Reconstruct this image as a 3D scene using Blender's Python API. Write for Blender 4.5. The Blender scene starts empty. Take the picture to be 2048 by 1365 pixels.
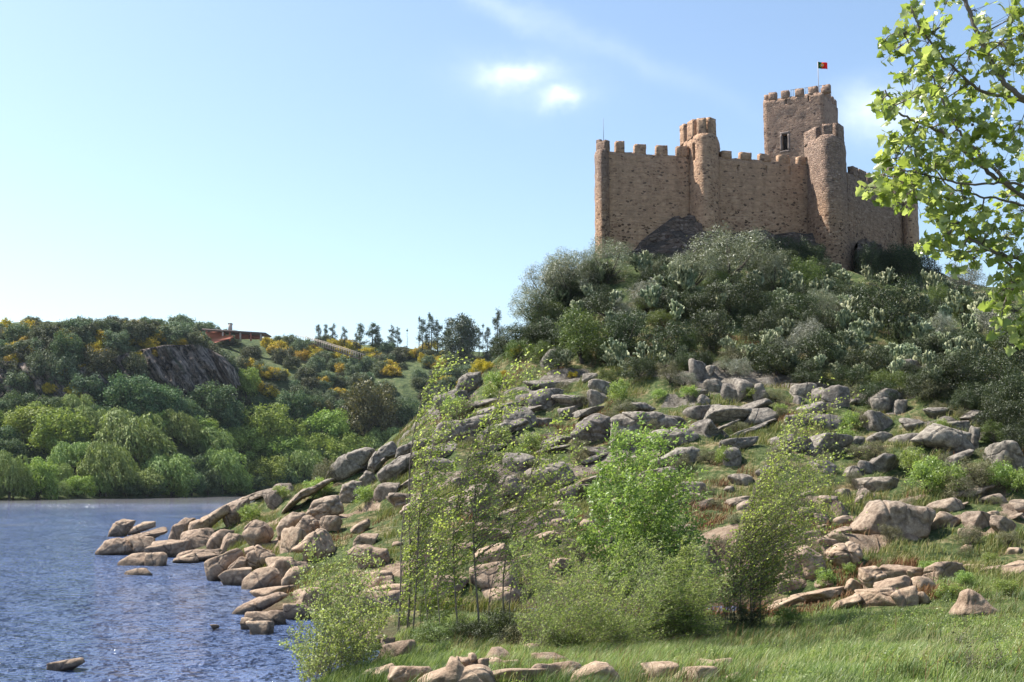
import bpy, bmesh, math, random
import numpy as np
from mathutils import Vector, Matrix

# ------------------------------------------------------------------ camera, sky, sun, exposure
R = math.radians
SC = bpy.context.scene
COL = SC.collection
F = 2400.0            # focal length in photograph pixels (photograph 2048 x 1365)
CAMZ = 4.0            # eye height above the river
PITCH = math.atan((960.0 - 682.5) / F)
cd = bpy.data.cameras.new('camera'); cam = bpy.data.objects.new('camera', cd); COL.objects.link(cam)
cd.sensor_width = 36.0; cd.lens = 36.0 * F / 2048.0; cd.clip_end = 20000; cd.clip_start = 0.1
cam.location = (0, 0, CAMZ); cam.rotation_euler = (math.pi / 2 + PITCH, 0, 0)
SC.camera = cam
SC.view_settings.view_transform = 'Standard'; SC.view_settings.look = 'None'
SC.view_settings.exposure = 1.05; SC.view_settings.gamma = 1.0

SUN_AZ, SUN_EL = R(68), R(54)      # azimuth measured to the left of the viewing axis
sundir = Vector((-math.sin(SUN_AZ) * math.cos(SUN_EL), math.cos(SUN_AZ) * math.cos(SUN_EL), math.sin(SUN_EL)))
ld = bpy.data.lights.new('sun', 'SUN'); ld.energy = 5.0; ld.angle = R(0.55); ld.color = (1.0, 0.96, 0.90)
sun = bpy.data.objects.new('sun', ld); COL.objects.link(sun)
sun.rotation_euler = sundir.to_track_quat('Z', 'Y').to_euler(); sun.location = sundir * 300

def pix_dir(px, py):
    x = (px - 1024) / F; z = (682.5 - py) / F
    c, s = math.cos(PITCH), math.sin(PITCH)
    return np.array([x, c - z * s, s + z * c])
def at(px, py, Y):
    d = pix_dir(px, py); d = d * (Y / d[1])
    return Vector((d[0], d[1], d[2] + CAMZ))
def pix(p):
    c, s = math.cos(PITCH), math.sin(PITCH)
    y, z = p[1], p[2] - CAMZ
    fwd = y * c + z * s; up = -y * s + z * c
    return 1024 + F * p[0] / fwd, 682.5 - F * up / fwd
def upm(npx, Y):
    return npx * Y / F          # pixels -> metres at depth Y

W = bpy.data.worlds.new('World'); SC.world = W; W.use_nodes = True
nt = W.node_tree; nt.nodes.clear()
def N(t, typ, **k):
    n = t.nodes.new(typ)
    for a, b in k.items(): setattr(n, a, b)
    return n
def wnodes():
    t = nt; L = t.links.new
    out = N(t, 'ShaderNodeOutputWorld'); bg = N(t, 'ShaderNodeBackground'); bg.inputs[1].default_value = 0.109
    sky = N(t, 'ShaderNodeTexSky', sky_type='NISHITA'); sky.sun_disc = False
    sky.sun_elevation = SUN_EL; sky.sun_rotation = -SUN_AZ
    sky.air_density = 1.0; sky.dust_density = 1.3; sky.ozone_density = 1.6; sky.altitude = 50
    tc = N(t, 'ShaderNodeTexCoord')
    def vm(op, a, b=None):
        n = N(t, 'ShaderNodeVectorMath', operation=op)
        for i, v in enumerate((a, b)):
            if v is None: continue
            if isinstance(v, (tuple, list)): n.inputs[i].default_value = v
            else: L(v, n.inputs[i])
        return n
    def ma(op, a, b=None, c=None, clamp=False):
        n = N(t, 'ShaderNodeMath', operation=op, use_clamp=clamp)
        for i, v in enumerate((a, b, c)):
            if v is None: continue
            if isinstance(v, (int, float)): n.inputs[i].default_value = v
            else: L(v, n.inputs[i])
        return n.outputs[0]
    nz = N(t, 'ShaderNodeTexNoise'); nz.inputs['Scale'].default_value = 26; nz.inputs['Detail'].default_value = 7
    nz.inputs['Roughness'].default_value = 0.6
    L(tc.outputs['Generated'], nz.inputs['Vector'])
    wv = vm('MULTIPLY', vm('SUBTRACT', nz.outputs['Color'], (0.5, 0.5, 0.5)).outputs[0], (0.030, 0.030, 0.026)).outputs[0]
    d = vm('ADD', tc.outputs['Generated'], wv).outputs[0]
    total = None
    # wisps of cloud: direction, half-widths in radians, tilt, strength
    clouds = [(1030, 150, .027, .0095, .02, .52), (1122, 202, .017, .0075, .05, .60), (1050, 165, .06, .022, -.1, .12),
              (1740, 210, .03, .018, 0, .30), (1790, 240, .03, .02, 0, .26), (1180, 80, .12, .010, -.42, .09), (1000, 18, .05, .009, -.5, .12)]
    for px, py, a, b, tilt, st in clouds:
        c = pix_dir(px, py); c = c / np.linalg.norm(c)
        r = np.cross(c, [0, 0, 1.0]); r /= np.linalg.norm(r); u = np.cross(r, c)
        r2 = r * math.cos(tilt) + u * math.sin(tilt); u2 = -r * math.sin(tilt) + u * math.cos(tilt)
        du = vm('DOT_PRODUCT', d, tuple(r2)).outputs['Value']; dv = vm('DOT_PRODUCT', d, tuple(u2)).outputs['Value']
        df = vm('DOT_PRODUCT', d, tuple(c)).outputs['Value']
        du = ma('MULTIPLY', ma('SUBTRACT', du, float(0)), 1 / a); dv = ma('MULTIPLY', dv, 1 / b)
        rr = ma('ADD', ma('MULTIPLY', du, du), ma('MULTIPLY', dv, dv))
        m = ma('POWER', 2.718, ma('MULTIPLY', rr, -1.1))
        m = ma('MULTIPLY', m, ma('GREATER_THAN', df, 0.5))
        m = ma('MULTIPLY', m, st)
        total = m if total is None else ma('ADD', total, m)
    n2 = N(t, 'ShaderNodeTexNoise'); n2.inputs['Scale'].default_value = 60; n2.inputs['Detail'].default_value = 6
    st2 = vm('MULTIPLY', tc.outputs['Generated'], (1, 1, 2.2)).outputs[0]; L(st2, n2.inputs['Vector'])
    total = ma('MULTIPLY', total, ma('MULTIPLY_ADD', n2.outputs[0], 0.9, 0.55), clamp=True)
    mx = N(t, 'ShaderNodeMix', data_type='RGBA'); L(total, mx.inputs['Factor'])
    hs = N(t, 'ShaderNodeHueSaturation'); hs.inputs['Saturation'].default_value = 1.0; L(sky.outputs[0], hs.inputs['Color'])
    L(vm('MULTIPLY', hs.outputs[0], (1.0, 1.012, .99)).outputs[0], mx.inputs['A']); mx.inputs['B'].default_value = (6.9, 7.3, 7.8, 1)
    L(mx.outputs['Result'], bg.inputs[0]); L(bg.outputs[0], out.inputs[0])
wnodes()

# ------------------------------------------------------------------ numeric helpers
def hash3(i, j, k, seed):
    n = (i.astype(np.int64) * 374761393 + j.astype(np.int64) * 668265263 + k.astype(np.int64) * 2147483647 + seed * 974634777) & 0xFFFFFFFF
    n = ((n ^ (n >> 13)) * 1274126177) & 0xFFFFFFFF
    n = (n ^ (n >> 16)) & 0xFFFFFF
    return n / float(0xFFFFFF)
def vnoise(x, y, z=None, seed=0):
    x = np.asarray(x, float); y = np.asarray(y, float); z = np.zeros_like(x) if z is None else np.asarray(z, float)
    xi, yi, zi = np.floor(x), np.floor(y), np.floor(z); fx, fy, fz = x - xi, y - yi, z - zi
    fx = fx * fx * (3 - 2 * fx); fy = fy * fy * (3 - 2 * fy); fz = fz * fz * (3 - 2 * fz)
    r = 0
    for a in (0, 1):
        for b in (0, 1):
            for c in (0, 1):
                w = (fx if a else 1 - fx) * (fy if b else 1 - fy) * (fz if c else 1 - fz)
                r = r + w * hash3(xi + a, yi + b, zi + c, seed)
    return r * 2 - 1
def fbm(x, y, z=None, seed=0, octv=4, gain=.5):
    r, a, f = 0, 1.0, 1.0
    for o in range(octv):
        r = r + a * vnoise(x * f, y * f, None if z is None else z * f, seed + o * 17); a *= gain; f *= 2.03
    return r
def norm(a):
    return a / np.maximum(np.linalg.norm(a, axis=-1, keepdims=True), 1e-9)

class TPS:
    def __init__(s, pts, smooth=0.0):
        P = np.array(pts, float); s.X = P[:, :2]; n = len(P)
        K = s.k(s.X, s.X) + np.eye(n) * smooth
        A = np.zeros((n + 3, n + 3)); A[:n, :n] = K; A[:n, n] = 1; A[:n, n + 1:] = s.X; A[n, :n] = 1; A[n + 1:, :n] = s.X.T
        s.w = np.linalg.solve(A, np.concatenate([P[:, 2], [0, 0, 0]])); s.n = n
    def k(s, a, b):
        d2 = ((a[:, None, :] - b[None, :, :]) ** 2).sum(-1)
        return 0.5 * d2 * np.log(d2 + 1e-9)
    def __call__(s, x, y):
        x = np.asarray(x, float); sh = x.shape; q = np.stack([x.ravel(), np.asarray(y, float).ravel()], 1)
        out = np.empty(len(q))
        for i in range(0, len(q), 20000):
            qq = q[i:i + 20000]
            out[i:i + 20000] = s.k(qq, s.X) @ s.w[:s.n] + s.w[s.n] + qq @ s.w[s.n + 1:]
        return out.reshape(sh)

class MB:
    """collects arrays of vertices and faces, built as ONE mesh"""
    def __init__(s): s.V = []; s.Fc = []; s.M = []; s.n = 0
    def add(s, V, Fa, m=0):
        V = np.asarray(V, float).reshape(-1, 3); Fa = np.asarray(Fa, int)
        s.V.append(V); s.Fc.append(Fa + s.n); s.M.append(m); s.n += len(V); return s
    def mesh(s, name, mats, smooth=False):
        me = bpy.data.meshes.new(name)
        V = np.concatenate(s.V); me.vertices.add(len(V)); me.vertices.foreach_set('co', V.astype(np.float32).ravel())
        loops = np.concatenate([f.ravel() for f in s.Fc]); sizes = np.concatenate([np.full(len(f), f.shape[1]) for f in s.Fc])
        mi = np.concatenate([np.full(len(f), m) for f, m in zip(s.Fc, s.M)])
        me.loops.add(len(loops)); me.loops.foreach_set('vertex_index', loops.astype(np.int32))
        st = np.concatenate([[0], np.cumsum(sizes)[:-1]])
        me.polygons.add(len(sizes)); me.polygons.foreach_set('loop_start', st.astype(np.int32))
        me.polygons.foreach_set('material_index', mi.astype(np.int32))
        if smooth: me.polygons.foreach_set('use_smooth', np.ones(len(sizes), bool))
        for m in (mats if isinstance(mats, (list, tuple)) else [mats]): me.materials.append(m)
        me.update(calc_edges=True); me.validate()
        return me
    def obj(s, name, mats, parent=None, smooth=False, loc=None):
        return link(name, s.mesh(name, mats, smooth), parent, loc)
def link(name, me, parent=None, loc=None):
    o = bpy.data.objects.new(name, me); COL.objects.link(o)
    if parent is not None: o.parent = parent
    if loc is not None: o.location = loc
    return o

def tube(mb, pts, rad, k=6, m=0):
    P = np.array([tuple(p) for p in pts], float); n = len(P); rad = np.broadcast_to(np.asarray(rad, float), (n,))
    T = np.gradient(P, axis=0); T = norm(T)
    ref = np.array([0.31, 0.17, 0.93]) if abs(T[0] @ np.array([0.31, 0.17, 0.93])) < .9 else np.array([1., 0, 0])
    A = norm(np.cross(T, ref)); B = np.cross(T, A)
    a = np.linspace(0, 2 * math.pi, k, endpoint=False)
    V = P[:, None, :] + rad[:, None, None] * (np.cos(a)[None, :, None] * A[:, None, :] + np.sin(a)[None, :, None] * B[:, None, :])
    V = V.reshape(-1, 3); f = []
    for i in range(n - 1):
        for j in range(k):
            f.append((i * k + j, i * k + (j + 1) % k, (i + 1) * k + (j + 1) % k, (i + 1) * k + j))
    V = np.concatenate([V, P[:1], P[-1:]]); b, tp = n * k, n * k + 1
    mb.add(V, f, m)
    t = [(b, (j + 1) % k, j) for j in range(k)] + [(tp, (n - 1) * k + j, (n - 1) * k + (j + 1) % k) for j in range(k)]
    mb.Fc.append(np.array(t) + mb.n - len(V)); mb.M.append(m)

def rhombs(P, D, S, L, Wd, fold=0.0):
    """leaf faces: base P, tip P+D*L, sideways S*W"""
    L = np.broadcast_to(L, (len(P),))[:, None]; Wd = np.broadcast_to(Wd, (len(P),))[:, None]
    up = np.cross(D, S)
    m = P + D * L * .45
    V = np.stack([P, m + S * Wd * .5 + up * Wd * fold, P + D * L, m - S * Wd * .5 + up * Wd * fold], 1).reshape(-1, 3)
    Fa = np.arange(len(V)).reshape(-1, 4)
    return V, Fa
def rand_side(rng, D):
    return norm(np.cross(D, norm(rng.normal(size=D.shape))))

# ------------------------------------------------------------------ materials
def mat(name, build):
    m = bpy.data.materials.new(name); m.use_nodes = True; t = m.node_tree; t.nodes.clear()
    out = N(t, 'ShaderNodeOutputMaterial'); sh = build(t, t.links.new)
    t.links.new(sh, out.inputs[0]); return m
def ramp(t, L, fac, stops, interp='LINEAR'):
    r = N(t, 'ShaderNodeValToRGB'); r.color_ramp.interpolation = interp
    e = r.color_ramp.elements
    while len(e) < len(stops): e.new(0.5)
    for el, (p, c) in zip(e, stops): el.position = p; el.color = (*c, 1) if len(c) == 3 else c
    L(fac, r.inputs[0]); return r.outputs[0]
def mix(t, L, f, a, b, bt='MIX'):
    n = N(t, 'ShaderNodeMix', data_type='RGBA', blend_type=bt)
    for k, v in (('Factor', f), ('A', a), ('B', b)):
        if isinstance(v, (int, float)): n.inputs[k].default_value = v
        elif isinstance(v, tuple): n.inputs[k].default_value = (*v, 1)
        else: L(v, n.inputs[k])
    return n.outputs['Result']
def mth(t, L, op, a, b=0.0, c=None, clamp=False):
    n = N(t, 'ShaderNodeMath', operation=op, use_clamp=clamp)
    for i, v in enumerate((a, b, c)):
        if v is None: continue
        if isinstance(v, (int, float)): n.inputs[i].default_value = v
        else: L(v, n.inputs[i])
    return n.outputs[0]
def noise(t, L, vec, scale, detail=4, rough=.55, sx=None):
    n = N(t, 'ShaderNodeTexNoise'); n.inputs['Scale'].default_value = scale; n.inputs['Detail'].default_value = detail
    n.inputs['Roughness'].default_value = rough
    if sx is not None:
        mp = N(t, 'ShaderNodeMapping'); mp.inputs['Scale'].default_value = sx; L(vec, mp.inputs[0]); vec = mp.outputs[0]
    L(vec, n.inputs['Vector']); return n.outputs[0]
def princ(t, L, col, rough=.8, spec=.3, normal=None):
    p = N(t, 'ShaderNodeBsdfPrincipled')
    if isinstance(col, tuple): p.inputs['Base Color'].default_value = (*col, 1)
    else: L(col, p.inputs['Base Color'])
    p.inputs['Roughness'].default_value = rough; p.inputs['Specular IOR Level'].default_value = spec
    if normal is not None: L(normal, p.inputs['Normal'])
    return p.outputs[0]
def bump(t, L, h, strength=.5, dist=.1, normal=None):
    b = N(t, 'ShaderNodeBump'); b.inputs['Strength'].default_value = strength; b.inputs['Distance'].default_value = dist
    L(h, b.inputs['Height'])
    if normal is not None: L(normal, b.inputs['Normal'])
    return b.outputs[0]

def leafmat(name, cols, trans=.3, rough=.5, spec=.35, vary=.18, patch=None):
    def b(t, L):
        g = N(t, 'ShaderNodeNewGeometry'); oi = N(t, 'ShaderNodeObjectInfo')
        c = ramp(t, L, g.outputs['Random Per Island'], [(i / max(1, len(cols) - 1), x) for i, x in enumerate(cols)])
        n = noise(t, L, g.outputs['Position'], .9, 3)
        c = mix(t, L, mth(t, L, 'MULTIPLY_ADD', n, 1.0, -.2, clamp=True), mix(t, L, 1.0, c, (1.15, 1.08, .85), 'MULTIPLY'), mix(t, L, 1.0, c, (.80, .92, .95), 'MULTIPLY'))
        if patch: c = mix(t, L, mth(t, L, 'MULTIPLY', mth(t, L, 'MULTIPLY_ADD', noise(t, L, g.outputs['Position'], patch[0], 5, .65), 6, patch[2], clamp=True), patch[3]), c, patch[1])
        hs = N(t, 'ShaderNodeHueSaturation'); L(c, hs.inputs['Color'])
        L(mth(t, L, 'MULTIPLY_ADD', oi.outputs['Random'], vary * .2, .5 - vary * .1), hs.inputs['Hue'])
        L(mth(t, L, 'MULTIPLY_ADD', oi.outputs['Random'], vary * 1.6, 1 - vary * .8), hs.inputs['Value'])
        c = hs.outputs[0]
        p = princ(t, L, c, rough, spec)
        tr = N(t, 'ShaderNodeBsdfTranslucent'); c2 = mix(t, L, 1.0, c, (1.25, 1.3, .75), 'MULTIPLY'); L(c2, tr.inputs[0])
        ms = N(t, 'ShaderNodeMixShader'); ms.inputs[0].default_value = trans; L(p, ms.inputs[1]); L(tr.outputs[0], ms.inputs[2])
        return ms.outputs[0]
    return mat(name, b)
def plainmat(name, col, rough=.8, spec=.3, var=.25, scale=6):
    def b(t, L):
        g = N(t, 'ShaderNodeNewGeometry'); n = noise(t, L, g.outputs['Position'], scale, 5)
        c = mix(t, L, n, tuple(x * (1 - var) for x in col), tuple(min(1, x * (1 + var)) for x in col))
        return princ(t, L, c, rough, spec, bump(t, L, n, .3, .05))
    return mat(name, b)

def granite_b(t, L):
    g = N(t, 'ShaderNodeNewGeometry'); P = g.outputs['Position']; oi = N(t, 'ShaderNodeObjectInfo')
    sp = N(t, 'ShaderNodeSeparateXYZ'); L(oi.outputs['Location'], sp.inputs[0])
    n1 = noise(t, L, P, .8, 5); n2 = noise(t, L, P, 5, 6, .65); n3 = noise(t, L, P, 38, 4, .7)
    tan = ramp(t, L, n2, [(.3, (.15, .10, .068)), (.5, (.29, .21, .145)), (.7, (.42, .325, .235))])
    grey = ramp(t, L, n2, [(.28, (.066, .056, .046)), (.47, (.165, .145, .12)), (.68, (.315, .28, .232))])
    dep = N(t, 'ShaderNodeSeparateXYZ'); L(P, dep.inputs[0])
    # grey lichen grows on the rocks above the flood line of the river
    h = mth(t, L, 'MULTIPLY_ADD', mth(t, L, 'ADD', dep.outputs[2], mth(t, L, 'MULTIPLY', n1, 1.2)), .33, -.75, clamp=True)
    c = mix(t, L, h, tan, grey)
    # orange-brown lichen and dark weather stains
    st = mth(t, L, 'MULTIPLY_ADD', noise(t, L, P, 1.7, 6, .7), 5, -3.0, clamp=True)
    c = mix(t, L, mth(t, L, 'MULTIPLY', st, .55), c, (.12, .085, .06))
    lw = mth(t, L, 'MULTIPLY_ADD', noise(t, L, P, 3.1, 6, .7), 7, -4.1, clamp=True)
    c = mix(t, L, mth(t, L, 'MULTIPLY', mth(t, L, 'MULTIPLY', lw, .6), h), c, (.42, .41, .35))
    c = mix(t, L, 1.0, c, mix(t, L, oi.outputs['Random'], (.84, .82, .82), (1.12, 1.1, 1.06)), 'MULTIPLY')
    c = mix(t, L, .28, c, ramp(t, L, n3, [(.3, (.1, .1, .1)), (.7, (1, 1, 1))]), 'OVERLAY')
    # wet foot of the rocks in the river
    wet = mth(t, L, 'MULTIPLY_ADD', dep.outputs[2], -4.0, 1.25, clamp=True)
    c = mix(t, L, mth(t, L, 'MULTIPLY', wet, .75), c, (.03, .025, .02))
    v = N(t, 'ShaderNodeTexVoronoi', feature='DISTANCE_TO_EDGE'); v.inputs['Scale'].default_value = .55
    dm = mix(t, L, .25, P, N_noisecol(t, L, P, 1.2)); L(dm, v.inputs['Vector'])
    crack = mth(t, L, 'MULTIPLY', v.outputs[0], 30, clamp=True)
    c = mix(t, L, crack, mix(t, L, .55, c, (.05, .04, .035)), c)
    hb = mth(t, L, 'ADD', mth(t, L, 'MULTIPLY', n2, .7), mth(t, L, 'MULTIPLY', n3, .16)); hb = mth(t, L, 'ADD', hb, mth(t, L, 'MULTIPLY', crack, .35))
    return princ(t, L, c, .85, .25, bump(t, L, hb, .65, .16))
def N_noisecol(t, L, vec, sc):
    n = N(t, 'ShaderNodeTexNoise'); n.inputs['Scale'].default_value = sc; n.inputs['Detail'].default_value = 4; L(vec, n.inputs['Vector'])
    v = N(t, 'ShaderNodeVectorMath', operation='MULTIPLY_ADD'); L(n.outputs['Color'], v.inputs[0]); v.inputs[1].default_value = (2, 2, 2); L(vec, v.inputs[2])
    return v.outputs[0]
M = {}
M['granite'] = mat('granite', granite_b)

def masonry(name, warm, dark, mortar, hole=.5, scale=3.4, grey_top=False, bmp=.8, bd=.09):
    def b(t, L):
        g = N(t, 'ShaderNodeNewGeometry'); P = g.outputs['Position']
        wp = N_noisecol(t, L, P, .7); w2 = mix(t, L, .035, P, wp)
        mp = N(t, 'ShaderNodeMapping'); mp.inputs['Scale'].default_value = (1, 1, 1.75); L(w2, mp.inputs[0])
        v = N(t, 'ShaderNodeTexVoronoi', feature='F1'); v.inputs['Scale'].default_value = scale; L(mp.outputs[0], v.inputs['Vector'])
        e = N(t, 'ShaderNodeTexVoronoi', feature='DISTANCE_TO_EDGE'); e.inputs['Scale'].default_value = scale; L(mp.outputs[0], e.inputs['Vector'])
        s = N(t, 'ShaderNodeSeparateColor'); L(v.outputs['Color'], s.inputs[0])
        stone = ramp(t, L, s.outputs[0], [(0, dark), (.25, warm[0]), (.55, warm[1]), (1, warm[2])])
        n1 = noise(t, L, P, .35, 5); n2 = noise(t, L, P, 2.2, 6, .65); n3 = noise(t, L, P, 14, 4, .7)
        edge = mth(t, L, 'MULTIPLY_ADD', e.outputs[0], 9, -.35, clamp=True)
        # plaster and wide mortar cover much of the rubble in patches
        cover = mth(t, L, 'MULTIPLY_ADD', noise(t, L, P, .22, 4), 4.5, -1.75, clamp=True)
        c = mix(t, L, mth(t, L, 'MULTIPLY', edge, mth(t, L, 'MULTIPLY_ADD', cover, -.55, 1.0)), mortar, stone)
        sp = N(t, 'ShaderNodeSeparateXYZ'); L(P, sp.inputs[0])
        # open sockets where stones dropped out, mostly in the lower courses
        lowz = mth(t, L, 'MULTIPLY_ADD', sp.outputs[2], -.30, 8.1, clamp=True)
        hf = mth(t, L, 'GREATER_THAN', s.outputs[1], mth(t, L, 'MULTIPLY_ADD', lowz, -.20, 1 - .09 * hole))
        hf = mth(t, L, 'MULTIPLY', hf, mth(t, L, 'GREATER_THAN', edge, .5))
        c = mix(t, L, mth(t, L, 'MULTIPLY', hf, .8), c, (.05, .025, .018))
        if not grey_top:
            gt0 = mth(t, L, 'MULTIPLY_ADD', mth(t, L, 'ADD', sp.outputs[2], mth(t, L, 'MULTIPLY', n2, 3.0)), .20, -5.2, clamp=True)
            c = mix(t, L, mth(t, L, 'MULTIPLY', gt0, .18), c, mix(t, L, n3, (.19, .15, .13), (.33, .27, .235)))
        if grey_top:
            gt = mth(t, L, 'MULTIPLY_ADD', mth(t, L, 'ADD', sp.outputs[2], mth(t, L, 'MULTIPLY', n2, 2.5)), .28, -7.6, clamp=True)
            c = mix(t, L, mth(t, L, 'MULTIPLY', gt, .42), c, mix(t, L, n3, (.17, .14, .13), (.33, .28, .26)))
        st = mth(t, L, 'MULTIPLY_ADD', noise(t, L, P, .5, 6, .7, (1, 1, .3)), 4, -2.1, clamp=True)
        c = mix(t, L, mth(t, L, 'MULTIPLY', st, .45), c, (.13, .085, .065))
        c = mix(t, L, .35, c, ramp(t, L, n2, [(.3, (.2, .2, .2)), (.7, (.9, .9, .9))]), 'OVERLAY')
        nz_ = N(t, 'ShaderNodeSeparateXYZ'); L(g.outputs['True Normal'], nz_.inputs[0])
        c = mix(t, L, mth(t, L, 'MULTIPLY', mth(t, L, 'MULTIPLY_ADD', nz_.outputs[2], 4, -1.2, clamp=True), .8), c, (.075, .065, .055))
        cz = mth(t, L, 'ADD', sp.outputs[2], mth(t, L, 'MULTIPLY', noise(t, L, P, .8, 3), .35)); cb = mth(t, L, 'FRACT', mth(t, L, 'MULTIPLY', cz, 2.1))
        cb = mth(t, L, 'LESS_THAN', cb, .16); cb = mth(t, L, 'MULTIPLY', cb, mth(t, L, 'MULTIPLY_ADD', n2, 3, -1.1, clamp=True))
        c = mix(t, L, mth(t, L, 'MULTIPLY', cb, .35), c, (.14, .09, .065))
        h = mth(t, L, 'ADD', mth(t, L, 'MULTIPLY', edge, .8), mth(t, L, 'MULTIPLY', n3, .35)); h = mth(t, L, 'SUBTRACT', h, mth(t, L, 'MULTIPLY', cb, .5)); h = mth(t, L, 'SUBTRACT', h, mth(t, L, 'MULTIPLY', hf, 1.2))
        return princ(t, L, c, .93, .15, bump(t, L, h, bmp, bd))
    return mat(name, b)
M['wall'] = masonry('castle_masonry', [(.34, .20, .12), (.45, .28, .17), (.52, .345, .225)], (.16, .08, .05), (.50, .31, .185), .75)
M['tower'] = masonry('tower_masonry', [(.33, .20, .125), (.43, .275, .175), (.52, .37, .26)], (.18, .10, .065), (.46, .29, .18), .35, grey_top=True, bmp=1.0, bd=.24)
M['keep'] = masonry('keep_masonry', [(.30, .185, .125), (.39, .25, .165), (.44, .30, .21)], (.16, .09, .06), (.40, .265, .185), .5)
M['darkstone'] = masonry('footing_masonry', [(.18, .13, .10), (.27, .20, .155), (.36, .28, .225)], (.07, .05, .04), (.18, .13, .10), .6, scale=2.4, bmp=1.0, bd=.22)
M['cap'] = plainmat('parapet_stone', (.20, .16, .14), .9, .2, .4, 3)
M['painted_dark'] = plainmat('painted_opening_dark', (.035, .028, .024), .8)  # near-black colour standing in for shade inside the keep window
M['iron'] = plainmat('iron', (.10, .10, .11), .5, .5)

def ground_b(t, L):
    g = N(t, 'ShaderNodeNewGeometry'); P = g.outputs['Position']
    n0 = noise(t, L, P, .16, 4); n1 = noise(t, L, P, .6, 6, .62); n2 = noise(t, L, P, 3.5, 6, .7); n3 = noise(t, L, P, 16, 5, .7)
    grass = ramp(t, L, n2, [(.3, (.03, .048, .018)), (.5, (.078, .105, .036)), (.7, (.165, .185, .075))])
    dry = ramp(t, L, n2, [(.3, (.11, .07, .04)), (.5, (.22, .165, .085)), (.7, (.34, .30, .17))])
    f = mth(t, L, 'MULTIPLY_ADD', mth(t, L, 'ADD', n1, mth(t, L, 'MULTIPLY', n2, .5)), 6.5, -4.9, clamp=True)
    c = mix(t, L, f, grass, dry)
    sep = N(t, 'ShaderNodeSeparateXYZ'); L(P, sep.inputs[0])
    ra = N(t, 'ShaderNodeAttribute'); ra.attribute_name = 'rocky'
    rf = mth(t, L, 'MULTIPLY_ADD', mth(t, L, 'ADD', ra.outputs['Fac'], mth(t, L, 'MULTIPLY_ADD', n2, .9, -.45)), 5, -2.2, clamp=True)
    gr = ramp(t, L, n2, [(.3, (.068, .058, .046)), (.5, (.17, .148, .12)), (.7, (.31, .28, .232))])
    lowt = mth(t, L, 'MULTIPLY_ADD', sep.outputs[2], .33, -.75, clamp=True)
    gr = mix(t, L, lowt, ramp(t, L, n2, [(.3, (.15, .10, .068)), (.5, (.29, .21, .145)), (.7, (.42, .325, .235))]), gr)
    c = mix(t, L, rf, c, gr)
    mud = mth(t, L, 'MULTIPLY_ADD', sep.outputs[2], -3.0, 1.2, clamp=True)
    c = mix(t, L, mud, c, (.12, .085, .055))
    h = mth(t, L, 'ADD', n2, mth(t, L, 'MULTIPLY', n3, .5))
    return princ(t, L, c, .95, .1, bump(t, L, h, .9, .25))
M['ground'] = mat('grassy_ground', ground_b)
def farground_b(t, L):
    g = N(t, 'ShaderNodeNewGeometry'); P = g.outputs['Position']
    n1 = noise(t, L, P, .05, 6, .62); n2 = noise(t, L, P, .5, 6, .7)
    c = ramp(t, L, n2, [(.3, (.03, .045, .022)), (.5, (.075, .10, .04)), (.7, (.15, .155, .065))])
    c = mix(t, L, mth(t, L, 'MULTIPLY_ADD', n1, 5, -2.7, clamp=True), c, (.17, .135, .075))
    return princ(t, L, c, .95, .1, bump(t, L, n2, 1, 1.0))
M['farground'] = mat('scrubby_hillside', farground_b)
def cliff_b(t, L):
    g = N(t, 'ShaderNodeNewGeometry'); P = g.outputs['Position']
    mp = N(t, 'ShaderNodeMapping'); mp.inputs['Rotation'].default_value = (0, R(38), 0); L(P, mp.inputs[0]); P2 = mp.outputs[0]
    n1 = noise(t, L, P2, .16, 6, .65, (1.6, .6, .35)); n2 = noise(t, L, P2, .6, 7, .75, (1.4, 1, .3))
    c = ramp(t, L, n2, [(.42, (.028, .026, .026)), (.5, (.16, .13, .108)), (.62, (.36, .29, .24))])
    c = mix(t, L, mth(t, L, 'MULTIPLY_ADD', n1, 9, -4.9, clamp=True), c, (.022, .035, .018))
    return princ(t, L, c, .95, .1, bump(t, L, n2, 1, 1.2))
M['cliff'] = mat('cliff_rock', cliff_b)
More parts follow.
